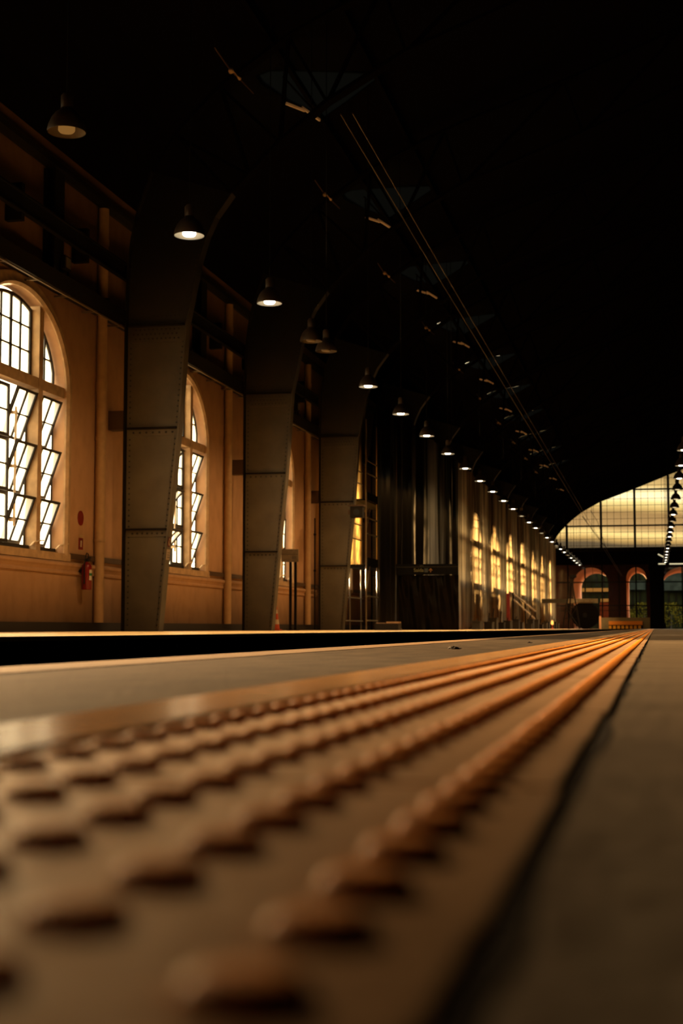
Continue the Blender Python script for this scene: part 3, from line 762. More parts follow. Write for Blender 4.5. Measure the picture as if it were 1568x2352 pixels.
for k in range(19):
    y = 43.4+4.125*k
    dim = k in (3, 4, 5, 7, 11, 12)
    place_lamp(2 if not dim else 1, .96, y, 5.35, 'pendant lamp in the receding row at the right edge, %s from the front' % ORD[k], 'pendant lamps in the right row', 0)
for k in (-1, 0, 1, 2):
    pass
for o in list(protos.values()):
    if not o['label']:
        pass
def spot(name, loc, aim, e, size, blend, soft=.1, col=None):
    ld = bpy.data.lights.new(name, 'SPOT'); ld.energy = e; ld.color = col or LAMPCOL; ld.spot_size = R(size); ld.spot_blend = blend; ld.shadow_soft_size = soft
    lo = bpy.data.objects.new(name, ld); COL.objects.link(lo); lo.location = loc
    lo.rotation_euler = (Vector(aim)-Vector(loc)).to_track_quat('-Z', 'Y').to_euler(); return lo
# added unseen spots that brighten the near platform floor
spot('floor_fill_spot', (-6.05, 7.2, 3.6), (-.2, 4.9, 0), 15500, 57.5, .7, .15, (1, .58, .25))
for y in (12.5, 19, 26, 34, 43, 54, 66, 79, 93, 107):
    spot('floor_fill_spot', (-6.05, y, 5.2), (.3, y-1.5, 0), 5200, 64, .9, .15, (1, .60, .28))
for y in range(5, 118, 8):
    spot('far_floor_fill', (-5.7, y, 5.25), (-5.7, y+.01, 0), 1900, 80, .6, .15, (1, .62, .27))  # added spots without lamps, brightening the far platform floor
# added spots without fittings that make the roof braces glint
for k in range(0, 11):
    spot('brace_glint_spot', (-5.2, 25.0+8.3*k, 5.7), (-7.0, 27.9+8.3*k, 10.8), 260, 26, .5, .05, (1, .66, .34))
# right row light as a few spots
for k in range(0, 19, 3):
    ld = bpy.data.lights.new('row_glow', 'SPOT'); ld.energy = 300; ld.color = LAMPCOL; ld.spot_size = R(150); ld.spot_blend = .6; ld.shadow_soft_size = .1
    lo = bpy.data.objects.new('row_glow', ld); COL.objects.link(lo); lo.location = (.96, 43.4+4.125*k, 5.3)

# ------------------------------------------------------------------ roof
SKX = [(-7.75, .15, .5), (-7.55, .25, 1.9), (-7.15, .82, 3.5), (-6.6, 1.65, 3.35), (-5.75, 2.9, 2.96)]
SKY_Y = [27.3+BAY*k for k in range(10)]
def make_roof():
    m = MB(); brk = sorted(set([p[0] for p in ROOFX]+[p[0] for p in SKX]))
    def sk(x):
        for (xa, na, fa), (xb, nb, fb) in zip(SKX, SKX[1:]):
            if xa-1e-6 <= x <= xb+1e-6: t = (x-xa)/(xb-xa); return na+(nb-na)*t, fa+(fb-fa)*t
    for xa, xb in zip(brk, brk[1:]):
        za, zb = inz(ROOFX, xa), inz(ROOFX, xb)
        def strip(ya0, yb0, ya1, yb1): m.add([(xa, ya0, za), (xb, yb0, zb), (xb, yb1, zb), (xa, ya1, za)], [(0,1,2,3)])
        if SKX[0][0]-1e-6 <= xa and xb <= SKX[-1][0]+1e-6:
            A, B = sk(xa), sk(xb); la = lb = Y0
            for y in SKY_Y: strip(la, lb, y+A[0], y+B[0]); la, lb = y+A[1], y+B[1]
            strip(la, lb, YEND+8, YEND+8)
        else: strip(Y0, Y0, YEND+8, YEND+8)
    m.add([(9,Y0,18),(9,YEND+8,18),(28,YEND+8,9),(28,Y0,9)], [(0,1,2,3)])
    o = m.build('ceiling', 'roof black', fix=False); tag(o, 'black unlit vaulted roof of the train hall', 'roof', kind='structure')
make_roof()
for k in range(10):
    m = MB()
    for (xa, na, fa), (xb, nb, fb) in zip(SKX, SKX[1:]):
        y = SKY_Y[k]; e = .06
        ea, eb = (e if xa < -7.74 else 0), (e if xb > -5.76 else 0)
        q = lambda x: inz(ROOFX, x)-.012
        m.add([(xa-ea, y+na-e, q(xa-ea)), (xb+eb, y+nb-e, q(xb+eb)), (xb+eb, y+fb+e, q(xb+eb)), (xa-ea, y+fa+e, q(xa-ea))], [(0,1,2,3)])
    o = m.build('skylight_pane', 'grimy skylight glass', fix=False)
    tag(o, 'dim grimy skylight lunette high in the roof, %s from the front' % ORD[k], 'skylight', 'skylights in the roof', 'thing')
# purlins, hangers, glinting braces
for x, z, lab in ((-7.12, 11.52, 'dark purlin running along the roof above the glinting braces'), (-5.75, 12.15, 'dark purlin on the ridge side of the skylights')):
    m = MB(); m.bar((x, Y0+.1, z), (x, YEND-.2, z), .09, .12); tag(m.build('roof_purlin', 'roof black'), lab, 'purlin', 'roof purlins', 'thing')
for k in range(-1, 11):
    y = 27.5+8.3*k
    r = empty('roof_brace', (-7.2, y, 10.8), 'pale brace glinting under the dark roof, %s from the front' % ORD[k+1], 'brace', 'glinting braces under the roof', 'thing')
    m = MB(); m.bar((0,0,0), (.30,.42,-.03), .035, .05); m.bar((.26,.36,.02), (.50,.95,-.06), .03, .05); m.build('strut', 'brace metal', r) if 'brace metal' in MATS else m.build('strut', 'pale steel', r)
    m = MB(); m.bar((0,0,.0), (0,0,.48), .03); m.bar((0,-.2,.48), (.52,.98,-.02), .03); m.build('hanger', 'roof black', r)
for k in range(0, 10):
    y = 25.1+7.9*k
    r = empty('roof_coupling', (-7.66, y, 10.6), 'tiny bright coupling on the dark roof rib, %s from the front' % ORD[k], 'coupling', 'bright couplings under the roof', 'thing')
    m = MB(); m.tube([(0,0,-.02), (.0,.06,0), (.03,.16,.01), (.05,.32,-.01), (.07,.42,-.02)], [.03,.055,.012,.012,.035], 8); m.build('clamp', 'brace metal' if 'brace metal' in MATS else 'pale steel', r)
    m = MB(); m.tube([(-.02,-.9,.06), (0,0,0), (.07,.5,-.02), (.12,1.2,-.02)], .012, 6); m.build('rod', 'brown steel', r)

# overhead line
for dx, lab in ((-.06, 'thin overhead contact wire above the track, left of the pair'), (.05, 'thin overhead contact wire above the track, right of the pair')):
    m = MB(); m.tube([(-2.62+dx, 12.2, 4.68), (-2.62+dx, 18, 4.64), (-2.62+dx, 60, 4.5), (-2.62+dx, YEND-.4, 4.5)], .007, 6)
    tag(m.build('contact_wire', 'copper wire'), lab, 'overhead wire', 'overhead wires')

# ------------------------------------------------------------------ hanging sheets
def sheet(name, y0, y1, z0f, z1, X, m, amp, dy, dz, seed, label, edge=None):
    rnd = random.Random(seed); ny = int((y1-y0)/dy)+1; nz = int(z1/dz)+1
    ph = [rnd.uniform(0, 6.28) for _ in range(8)]
    b = MB(); v = []
    for i in range(ny+1):
        y = y0+(y1-y0)*i/ny
        for j in range(nz+1):
            t = j/nz; z = z0f(y)+(z1-z0f(y))*t
            fx = math.sin(y*2.1+ph[0]+.25*math.sin(z*.5+ph[5]))*.5+math.sin(y*4.7+ph[1]+.4*math.sin(z*.7))*.35+math.sin(y*9.3+ph[2]+z*.2)*.18+math.sin(z*1.3+ph[3]+y)*.12*(1-t)
            yy = y
            if edge and i == ny: yy = y+edge(z)
            v.append((X+amp*fx, yy, z))
    f = [(i*(nz+1)+j, (i+1)*(nz+1)+j, (i+1)*(nz+1)+j+1, i*(nz+1)+j+1) for i in range(ny) for j in range(nz)]
    b.add(v, f); o = b.build(name, m, fix=False)
    for p in o.data.polygons: p.use_smooth = True
    tag(o, label, 'plastic sheet'); return o
sheet('black_sheet', 42.85, 47.3, lambda y: .03+.02*math.sin(y*5), 7.3, -8.27, 'black plastic', .11, .07, .25, 1, 'black plastic sheet hanging beside the third riveted column', edge=lambda z: -.30*math.exp(-((z-2.45)/.55)**2))
sheet('black_sheet', 47.3, 61.3, lambda y: .03+.02*math.sin(y*5), 7.3, -8.25, 'black plastic', .11, .07, .25, 2, 'wide black plastic sheet behind the exit sign, next to the translucent sheeting')
sheet('translucent_sheet', 61.4, 123.6, lambda y: .05+.05*math.sin(y*3), 7.3, -8.25, 'translucent plastic', .11, .10, .4, 4, 'long translucent plastic sheeting lit from behind by the windows')

# scaffold behind the sheets
def scaffold(y0, y1, lab, bays):
    root = empty('scaffold', (0, y0, 0), lab, 'scaffold', 'scaffolds along the side wall')
    ys = [y0+(y1-y0)*i/bays for i in range(bays+1)]
    X0, X1 = -9.62, -8.72
    for x in (X0, X1):
        for y in ys: MB().tube([(x, y-y0, .01), (x, y-y0, 6.6)], .026, 8).build('standard_tube', 'galvanised', root, smooth=True)
    for z in (.3, 1.05, 3.0, 3.5, 4.9, 5.3):
        for x in (X0, X1): MB().tube([(x+.04, -.02, z), (x+.04, y1-y0+.02, z)], .024, 6).build('ledger_tube', 'galvanised', root)
    for z in (2.0, 4.05):
        m = MB()
        for i in range(3): m.box(X0+.03+.28*i, X0+.28+.28*i, -.02, y1-y0+.02, z, z+.045)
        m.box(X1+.03, X1+.05, -.02, y1-y0+.02, z, z+.26)
        m.build('deck', 'dark clutter', root)
    if bays == 3:
        for i in range(bays):
            ya, yb = ys[i]-y0, ys[i+1]-y0
            MB().box(X0-.03-.02, X0-.03, ya+.05, yb-(.75 if i == 1 else .05), .12, 1.98).build('light_block_panel', 'netting grey', root)  # added panels that cut the window light low on the sheeting
    for y in ys[:-1]:
        for z in (.3, 2.15, 4.2): MB().bar((X1, y-y0, z+.9), (X1, y-y0+.6, z+1.7), .03).build('brace', 'galvanised', root)
    return root
scaffold(43.4, 47.0, 'steel tube scaffold visible in the gap between third column and black sheet', 2)
for i in range(7):
    ya = 58.6+BAY*(i+.0)+.4
    scaffold(max(ya, 61.9), ya+BAY-.8, 'steel tube scaffold bay behind the translucent sheeting, %s from the black sheets' % ORD[i], 3)

sheet('amber_sheet', 43.15, 47.35, lambda y: 2.12, 7.0, -9.667, 'amber plastic', .012, .1, .4, 8, 'golden translucent sheet hung behind the scaffold beside the third column')
# loudspeaker by column three
r = empty('loudspeaker', (-8.66, 41.74, 3.35), 'square loudspeaker mounted on the inner edge of the third column', 'loudspeaker')
m = MB(); m.box(-.19, .19, -.14, .14, .02, .36); cab = m.build('cabinet', 'dark steel', r)
m = MB(); v = []
m2 = MB(); 
pr = [(.10, -.145), (.085, -.142), (.05, -.141)]
for rr, yy in pr: v += [(.0+rr*math.cos(2*PI*k/18), yy, .18+rr*math.sin(2*PI*k/18)) for k in range(18)]
m2.add(v, [(a*18+k, a*18+(k+1) % 18, (a+1)*18+(k+1) % 18, (a+1)*18+k) for a in range(2) for k in range(18)]+[tuple(36+k for k in range(18))])
m2.build('horn', 'black rubber', cab, smooth=True)
m = MB(); m.box(-.27, -.19, -.05, .05, .12, .26); m.box(-.25, .24, -.16, .16, .361, .40); m.build('bracket', 'brown steel', r)

# bench box and plank in front of the black sheet
r = empty('plank_box', (-7.5, 41.9, 0), 'low dark box with a pale plank on top before the black sheet', 'box')
MB().box(-.62, .10, -.25, .25, .001, .20).build('crate', 'dark clutter', r)
MB().box(-.26, .12, -.27, .10, .202, .255).build('plank', 'wood plank', r)
MB().box(-.58, -.30, -.2, .1, .202, .225).build('slat', 'wood plank', r)
# crumpled sheet ends on the floor
for y, x, lab in ((43.4, -7.75, 'crumpled scrap of plastic on the floor beside the low plank box'), (47.6, -7.7, 'crumpled scrap of plastic on the floor under the exit sign')):
    m = MB(); rnd = random.Random(int(y)); m.lathe([(.16,0),(.14,.05),(.07,.10),(.001,.11)], n=12); m.v = [(a*(1+rnd.uniform(-.4,.4)), b*(1+rnd.uniform(-.4,.4)), c*(1+rnd.uniform(-.3,.3))) for a, b, c in m.v]
    tag(m.build('plastic_scrap', 'netting grey', loc=(x, y, .001)), lab, 'debris')

# exit sign
def exit_sign():
    r = empty('exit_sign', (-6.90, 44.0, 1.73), 'black exit sign reading Saída with an upward arrow before the black sheets', 'sign')
    pn = MB().box(-.98, .98, -.04, .04, 0, .33).build('panel', 'sign black', r)
    MB().box(-.975, .975, -.047, -.0405, .235, .243).build('rule_line', 'sign grey text', pn)
    text_mesh('exit_text', 'Saída', .155, 'sign text', pn, (-.42, -.042, .09))
    text_mesh('operator_logo', 'cptm', .06, 'sign grey text', pn, (-.23, -.042, .262))
    bp_ = MB().box(-.085, .035, -.046, -.0405, .07, .195).build('blue_pictogram', 'sign blue', r)
    m = MB()
    pts = [(-.025+.035*math.cos(R(a)), .12+.035*math.sin(R(a))) for a in range(150, 400, 20)]
    m.tube([(x, -.05, z) for x, z in pts], .005, 5); m.bar((-.03,-.05,.175), (-.022,-.05,.13), .012); m.bar((-.022,-.05,.13), (.005,-.05,.13), .01); m.build('wheelchair_mark', 'sign grey text', bp_)
    m = MB(); m.box(.105, .130, -.046, -.0405, .07, .18); m.prism([(.055,.135),(.118,.20),(.18,.135),(.163,.118),(.118,.165),(.072,.118)], 'y', -.047, -.0405); m.build('arrow', 'sign orange', pn)
    for x in (-.8, .8): MB().tube([(x,0,.33), (x,0,inz(ROOFX,-6.9+x)-1.73-.12)], .012, 6).build('hanger_rod', 'black steel', r)
    # black plastic wrapped hoarding below
exit_sign()
r = empty('hoarding', (-6.90, 44.3, 0), 'black plastic wrapped hoarding standing under the exit sign', 'hoarding')
m = MB(); v = []; nx = 60; nz = 14; rnd = random.Random(5)
for i in range(nx+1):
    x = -.95+1.9*i/nx
    for j in range(nz+1):
        z = .02+1.70*j/nz
        v.append((x, -.05+.035*math.sin(x*9+1.5*math.sin(z*2))+.02*math.sin(x*23+z*3)+.03*math.sin(z*6+x*4)*(1-j/nz), z))
m.add(v, [(i*(nz+1)+j, (i+1)*(nz+1)+j, (i+1)*(nz+1)+j+1, i*(nz+1)+j+1) for i in range(nx) for j in range(nz)])
o = m.build('wrap', 'black wrap', r, fix=False)
for p in o.data.polygons: p.use_smooth = True
m = MB(); m.box(-.93, .93, .07, .12, .005, 1.725); m.build('board', 'sign black', r)

# ------------------------------------------------------------------ far platform clutter
r = empty('stair_rail', (-7.95, 80.0, 0), 'pale diagonal double handrail before the translucent sheeting', 'handrail')
m = MB(); m.tube([(0,2.6,2.08), (0,18.6,1.22)], .045, 8); m.build('top_rail', 'pale steel', r, smooth=True)
m = MB(); m.tube([(0,2.6,1.75), (0,18.6,.66)], .045, 8); m.build('lower_rail', 'pale steel', r, smooth=True)
for y, z in ((2.6, 2.1), (10.6, 1.65), (18.6, 1.24)): MB().tube([(0,y,.01), (0,y,z)], .04, 8).build('post', 'dark steel', r)
m = MB(); m.box(-.09, .09, -.09, .09, .001, 1.95); m.box(-.14, .14, -.14, .14, .001, .08)
tag(m.build('red_post', 'dark red', loc=(-7.75, 77.9, 0)), 'dark red square post standing before the translucent sheeting', 'post')
rnd = random.Random(9)
for i in range(16):
    y = 63+3.55*i+rnd.uniform(-.6, .6)
    if i == 4: y = 75.6
    x = -7.62+rnd.uniform(-.1, .12); h = rnd.uniform(.28, .62); w = rnd.uniform(.5, 1.3)
    r = empty('builders_crate', (x, y, 0), 'dark builder\'s crate at the foot of the translucent sheeting, %s from the exit sign' % ORD[i], 'crate', 'dark crates along the sheeting')
    m = MB(); m.box(-.18, .18, -w/2, w/2, .001, h); m.build('body', 'dark clutter', r)
    m = MB(); m.box(-.2, .2, -w/2-.02, w/2+.02, h+.001, h+.05); m.bar((.0,-w/2+.1,h+.05), (.05,-w/2+.1,h+.05+rnd.uniform(.1,.6)), .05); m.build('lid', 'dark clutter', r)
# little flaming-orange work light low by the end of the sheeting
for (x, y, z, lab) in ((-6.95, 100.5, 1.0, 'small amber hazard beacon at the end of the sheeting'),):
    r = empty('hazard_beacon', (x, y, 0), lab, 'beacon')
    m = MB(); m.lathe([(.12,.001),(.10,.06),(.05,.1),(.04,.30)], n=12); m.build('stand', 'cone orange', r)
    m = MB(); m.lathe([(.05,.30),(.09,.34),(.09,.50),(.05,.60),(.001,.62)], n=14); m.build('lamp', 'beacon amber' if 'beacon amber' in MATS else 'hazard orange', r, smooth=True)
# lattice mast
r = empty('work_light_mast', (-5.45, 98, 0), 'dark A-frame mast with a small lamp on top, left of the round drum', 'mast')
m = MB(); top = (0, 0, 3.5)
legs = [(-.62, -.3, .01), (.55, -.3, .01), (-.25, .5, .01)]
for i, b in enumerate(legs): MB().bar(b, top, .09).build('leg', 'dark steel', r)
m = MB()
for t in (.2, .4, .6):
    P = [Vector(b).lerp(Vector(top), t) for b in legs]
    for i in range(3): m.bar(P[i], P[(i+1) % 3], .05)
m.bar(legs[0], Vector(legs[1]).lerp(Vector(top), .4), .05); m.bar(legs[1], Vector(legs[0]).lerp(Vector(top), .4), .05)
m.build('cross_braces', 'dark steel', r)
m = MB(); m.box(-.12, .34, -.12, .12, 3.5, 3.68); m.bar((.05,0,3.4), (.3,0,3.52), .05); m.build('lamp_head', 'black steel', r)
# second hanging sign
r = empty('platform_sign', (-5.7, 100, 1.80), 'long hanging platform sign, dark left half and pale right half', 'sign')
MB().box(-1.93, -.15, -.06, .06, 0, .30).build('dark_panel', 'sign grey text', r)
MB().box(-.15, 1.93, -.06, .06, 0, .30).build('pale_panel', 'platform pale', r)
m = MB()
for a, b in ((.25, .55), (.65, .95), (1.02, 1.35), (1.42, 1.6)): m.box(a, b, -.066, -.0605, .11, .17)
m.build('print_line', 'label white', r)
for x in (-1.6, 1.6): MB().tube([(x,0,.3), (x,0,inz(ROOFX,-5.7+x)-1.8)], .015, 6).build('hanger_rod', 'black steel', r)
# cable drum standing on its rims, seen end-on
def drum():
    r = empty('cable_drum', (-4.95, 106.5, 1.02), 'big round black cable drum on the far platform near the buffer stop', 'cable drum')
    for s in (-1, 1):
        m = MB(); n = 40; pr = [(.18, s*.42), (1.0, s*.42), (1.0, s*.5), (.18, s*.5), (.18, s*.42)]; v = []
        for rr, yy in pr: v += [(rr*math.cos(2*PI*k/n), yy, rr*math.sin(2*PI*k/n)) for k in range(n)]
        m.add(v, [(a*n+k, a*n+(k+1) % n, (a+1)*n+(k+1) % n, (a+1)*n+k) for a in range(4) for k in range(n)])
        for a in (-.5, -.17, .17, .5): m.box(a-.015, a+.015, s*.5-.004*(s < 0)-.0, s*.5+.006, -.85, .85)
        m.build('flange_disc', 'drum black', r)
    m = MB(); n = 32; v = []
    for rr, yy in [(.001,-.42),(.72,-.42),(.72,.42),(.001,.42)]: v += [(rr*math.cos(2*PI*k/n), yy, rr*math.sin(2*PI*k/n)) for k in range(n)]
    m.add(v, [(a*n+k, a*n+(k+1) % n, (a+1)*n+(k+1) % n, (a+1)*n+k) for a in range(3) for k in range(n)]); m.build('cable_coil', 'black rubber', r)
    m = MB(); m.box(-.5, .5, -.45, .45, -1.018, -.99); m.build('skid', 'dark clutter', r)
drum()
# buffer stop
r = empty('buffer_stop', (-2.28, 118.6, 0), 'low concrete buffer stop with orange band and striped base at the track end', 'buffer stop')
MB().box(-1.95, 1.95, .1, .55, 0, .93).build('concrete_block', 'buffer concrete', r)
MB().box(-1.34, 1.36, -.05, .098, .33, .64).build('orange_beam', 'hazard orange', r)
m = MB()
for i in range(8): m.box(-1.34+.335*i, -1.34+.335*i+.22, -.02, .098, .03, .28)
m.build('yellow_stripes', 'hazard yellow', r)
MB().box(-1.36, 1.37, .0, .0985, 0, .30).build('black_base', 'sign black', r)
MB().box(-2.12, -1.96, .1, .3, 0, 1.05).build('marker_post', 'orange reveal', r)

# ------------------------------------------------------------------ end gable, screen and pillar
PR = [p for p in INN if p[1] > 6.6]
def gable():
    # black spandrel between rib line and roof
    m = MB(); Y = YEND
    A = [(-8.56, 6.6)] + PR[1:] if PR[0] == (-8.56, 6.6) else [(-8.56, 6.6)]+PR
    B = [(-10.3, 6.6), (-10.3, 8.6)] + ROOFX[1:]
    m.prism(A + B[::-1], 'y', Y, Y+.2)
    m.box(-10.3, 28, Y, Y+.3, 5.5, 6.62)                  # lintel
    m.box(-10.3, -8.3, Y, Y+.25, 0, 5.5)
    m.box(9, 28, Y, Y+.3, 0, 18)                          # solid right hand part
    m.box(6.4, 9, Y, Y+.3, 0, 5.5)
    o = m.build('wall_end', 'roof black'); tag(o, 'black end wall and lintel framing the glazed gable', 'wall', kind='structure')
    r = empty('window_15', (0, Y, 0), 'big glowing glazed gable at the far end of the hall', 'window', kind='structure')
    m = MB()
    for x in (-7.26, -4.33, -1.48, 1.36, 4.25, 7.1): m.box(x-.10, x+.10, .02, .16, 6.6, inz(PR, x))
    for z in (6.74, 8.85, 11.95):
        x0 = [a[0]+(b[0]-a[0])*(z-a[1])/(b[1]-a[1]) for a, b in zip(PR, PR[1:]) if a[1] <= z <= b[1]]
        m.box((x0[0] if x0 else -8.5), 9, .03, .14, z-.07, z+.07)
    m.build('main_bars', 'black steel', r)
    m = MB(); x = -8.4
    while x < 9: m.box(x-.016, x+.016, .06, .10, 6.6, inz(PR, max(x, -8.55))); x += .575
    z = 7.15
    while z < 16:
        x0 = [a[0]+(b[0]-a[0])*(z-a[1])/(b[1]-a[1]) for a, b in zip(PR, PR[1:]) if a[1] <= z <= b[1]]
        if x0: m.box(x0[0], 9, .06, .10, z-.015, z+.015)
        z += .575
    m.build('glazing_bars', 'brown steel', r)
    g = MB(); g.poly([(p[0], .08, p[1]) for p in [(-8.56, 6.6)]+PR[1:]] + [(9, .08, 6.6)]); g.build('pane', 'window glass', r, fix=False)
    m = MB(); m.tube([(-5.9, -.2, 9.7), (-4.4, -.3, 7.6), (-3.7, -.2, 6.7)], .03, 6); m.tube([(-5.2,-.2,10.2),(-4.6,-.2,9.2),(-3.9,-.2,6.8)], .02, 6); m.build('stay_cable', 'black steel', r)
    # lower screen
    r = empty('window_16', (0, Y, 0), 'dark gridded screen under the gable with brick arches beyond', 'window', kind='structure')
    m = MB()
    for x in (-7.2, -5.75, -4.3, -2.87, -1.45): m.box(x-.06, x+.06, .03, .13, 0, 5.5)
    for z in (4.0, 1.99): m.box(-8.3, -.32, .04, .12, z-.05, z+.05)
    for x in (2.4, 3.9, 5.4): m.box(x-.06, x+.06, .03, .13, 0, 5.5)
    for z in (4.0, 1.99): m.box(.92, 6.4, .04, .12, z-.05, z+.05)
    m.build('screen_bars', 'black steel', r)
    g = MB(); g.poly([(-8.3,.08,0),(-.3,.08,0),(-.3,.08,5.5),(-8.3,.08,5.5)]); g.poly([(.9,.08,0),(6.4,.08,0),(6.4,.08,5.5),(.9,.08,5.5)]); g.build('pane', 'window glass', r, fix=False)
gable()
m = MB(); m.box(-.30, .88, YEND-.35, YEND+.45, -.001, 5.5); m.box(-.4, .98, YEND-.42, YEND+.5, 0, .5); m.box(-.4, .98, YEND-.42, YEND+.5, 5.0, 5.5)
tag(m.build('trim_end_pillar', 'roof black'), 'broad black pillar in the end wall right of the buffer stop', 'pillar', kind='structure')
# tube lights in front of the end wall
for x0, x1, y, z, lab, sl in ((.42, .98, 119.7, 5.33, 'short lit tube light below the end lintel, left of the lamp row', 0), (1.30, 2.75, 119.9, 5.33, 'long lit tube light below the end lintel at the right edge', 0), (.40, .95, 118, 6.05, 'slanted pale tube light glinting above the short tube light', 1)):
    r = empty('tube_light', (x0, y, z), lab, 'tube light', 'tube lights at the far end')
    d = (x1-x0, 0, -.30 if sl else 0)
    MB().tube([(0,0,0), d], .05, 8).build('tube', 'tube light' if not sl else 'tube dim', r) if 'tube dim' in MATS else MB().tube([(0,0,0), d], .05, 8).build('tube', 'tube light', r)
    m = MB(); m.bar((0,0,.075), (d[0],0,d[2]+.075), .12, .04); m.build('fitting', 'black steel', r)
# picket fence at the end of the platforms
r = empty('picket_fence', (-7.9, 122.6, 0), 'dark iron picket fence along the end of the platforms', 'fence')
m = MB(); m.bar((0,0,1.55), (7.5,0,1.55), .05); m.bar((0,0,.25), (7.5,0,.25), .05); m.build('rails', 'black steel', r)
m = MB(); x = 0
while x < 7.5:
    m.bar((x,0,.0), (x,0,1.72), .03); m.prism([(x-.035,1.72),(x,1.85),(x+.035,1.72)], 'y', -.015, .015); x += .16
m.build('pickets', 'black steel', r)

# ------------------------------------------------------------------ arcade and yard beyond the end screen
def arcade():
    Y = 131.0; T = 14.5; m = MB(); mr = MB()
    arcs = [(-5.55, 1.55, 4.05, 1.50), (-1.50, .88, 4.55, 1.0), (2.7, 1.80, 4.35, 1.2), (7.2, 1.6, 4.05, 1.5)]
    xs = -12.0; H = 7.2
    for cx, a, zs, b in arcs:
        m.add([(xs,Y,-.02),(cx-a,Y,-.02),(cx-a,Y,H),(xs,Y,H)], [(0,1,2,3)])
        n = 24
        for i in range(n):
            u0, u1 = cx-a*math.cos(PI*i/n), cx-a*math.cos(PI*(i+1)/n); z0, z1 = zs+b*math.sin(PI*i/n), zs+b*math.sin(PI*(i+1)/n)
            m.add([(u0,Y,z0),(u1,Y,z1),(u1,Y,H),(u0,Y,H)], [(0,1,2,3)])
            mr.add([(u0,Y,z0),(u0,Y+T,z0),(u1,Y+T,z1),(u1,Y,z1)], [(0,1,2,3)])
        for u in (cx-a, cx+a): mr.add([(u,Y,-.02),(u,Y+T,-.02),(u,Y+T,zs),(u,Y,zs)], [(0,1,2,3)])
        xs = cx+a
    m.add([(xs,Y,-.02),(14,Y,-.02),(14,Y,H),(xs,Y,H)], [(0,1,2,3)])
    r = empty('brick_arcade', (0,0,0), 'dark brick arcade with orange lit arches beyond the end screen', 'building')
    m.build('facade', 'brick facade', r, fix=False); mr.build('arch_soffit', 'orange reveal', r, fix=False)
    mc = MB(); mc.box(-14, 14, YEND+.3, Y+.001, 6.7, 7.0); mc.build('gap_light_block', 'roof black', r)  # added hidden cover over the gap, keeping sky light off the facade
    # yard
    m = MB(); m.box(-40, 30, 165, 165.5, -.02, 7)
    r = empty('yard_building', (0,0,0), 'dark greenish shed behind the brick arches', 'building')
    m.build('wall_panel', 'back green', r)
    m = MB(); x = -40
    while x < 30: m.box(x, x+.13, 164.9, 164.999, -.02, 7); x += .8
    m.build('cladding_ribs', 'pit black', r)
    MB().box(-10.5, -4.8, 164.2, 164.88, 4.2, 4.6).build('eave_board', 'back ochre', r)
    MB().box(-5.9, -4.75, 164.2, 164.88, 3.05, 3.4).build('ochre_ledge', 'back ochre', r)
    MB().box(-6.0, -4.8, 164.3, 164.88, .0, 3.0).build('red_door', 'back red', r)
    MB().box(-2.9, -.9, 164.3, 164.88, 4.4, 5.4).build('teal_window', 'back teal', r)
    MB().box(.9, 4.2, 164.3, 164.88, 4.3, 6.5).build('pale_window', 'back teal', r)
    for i, (x, y, rr, h, lab) in enumerate([(-1.0, 150, 1.4, 2.7, 'dark yellow-green bush seen through the middle brick arch'), (1.7, 150, 1.3, 2.6, 'dark yellow-green bush seen through the right brick arch'), (-2.5, 155, .9, 2.0, 'small dim bush left of the middle brick arch')]):
        rnd = random.Random(i); rt = empty('yard_bush', (x, y, 0), lab, 'bush', 'bushes beyond the end screen')
        m = MB()
        for q in range(260):
            a = rnd.uniform(0, 2*PI); zz = rnd.uniform(.25, h); rad = rr*math.sqrt(max(0, 1-((zz-h*.45)/(h*.6))**2))*rnd.uniform(.5, 1)
            c = Vector((rad*math.cos(a), rad*math.sin(a), zz)); d1 = Vector((rnd.uniform(-1,1), rnd.uniform(-1,1), rnd.uniform(-.5,1))).normalized()*.22; d2 = d1.cross(Vector((rnd.uniform(-1,1),1,0))).normalized()*.11
            m.add([c, c+d1*.5+d2, c+d1, c+d1*.5-d2], [(0,1,2,3)])
        m.build('leaves', 'bush leaf' if 'bush leaf' in MATS else 'back green', rt, fix=False)
        MB().tube([(0,0,0), (.05,0,h*.6)], [.06,.03], 6).build('stem', 'dark clutter', rt)
arcade()

for x, a_, y_ in ((-5.55, 1.55, 134), (-5.55, 1.55, 141), (-1.5, .88, 134), (-1.5, .88, 141), (2.7, 1.8, 134), (2.7, 1.8, 141)):
    ld = bpy.data.lights.new('arch_fill', 'POINT'); ld.energy = 40; ld.shadow_soft_size = .3; ld.color = (1, .52, .2)  # added unseen lights in the vaults, brightening the arch reveals
    lo = bpy.data.objects.new('arch_fill', ld); COL.objects.link(lo); lo.location = (x+a_*.6, y_, 2.6)
# other sides of the hall
o = MB().box(28, 28.2, Y0, YEND, -1.2, 9.2).build('wall_right', 'roof black'); tag(o, 'dark wall on the far side of the hall', 'wall', kind='structure')
o = MB().box(-10.5, 28.2, Y0-.2, Y0, -1.6, 18.2).build('wall_back', 'roof black'); tag(o, 'dark wall closing the hall behind the camera', 'wall', kind='structure')

# ------------------------------------------------------------------ sky and lights
w = bpy.data.worlds.new('World'); sc.world = w; w.use_nodes = True; nt = w.node_tree
bg = nt.nodes['Background']; tc = nt.nodes.new('ShaderNodeTexCoord'); sep = nt.nodes.new('ShaderNodeSeparateXYZ')
nt.links.new(tc.outputs['Generated'], sep.inputs[0])
def ramp(stops):
    r = nt.nodes.new('ShaderNodeValToRGB'); e = r.color_ramp.elements
    e[0].position, e[0].color = stops[0][0], (*stops[0][1], 1); e[1].position, e[1].color = stops[-1][0], (*stops[-1][1], 1)
    for p, c in stops[1:-1]: k = e.new(p); k.color = (*c, 1)
    return r
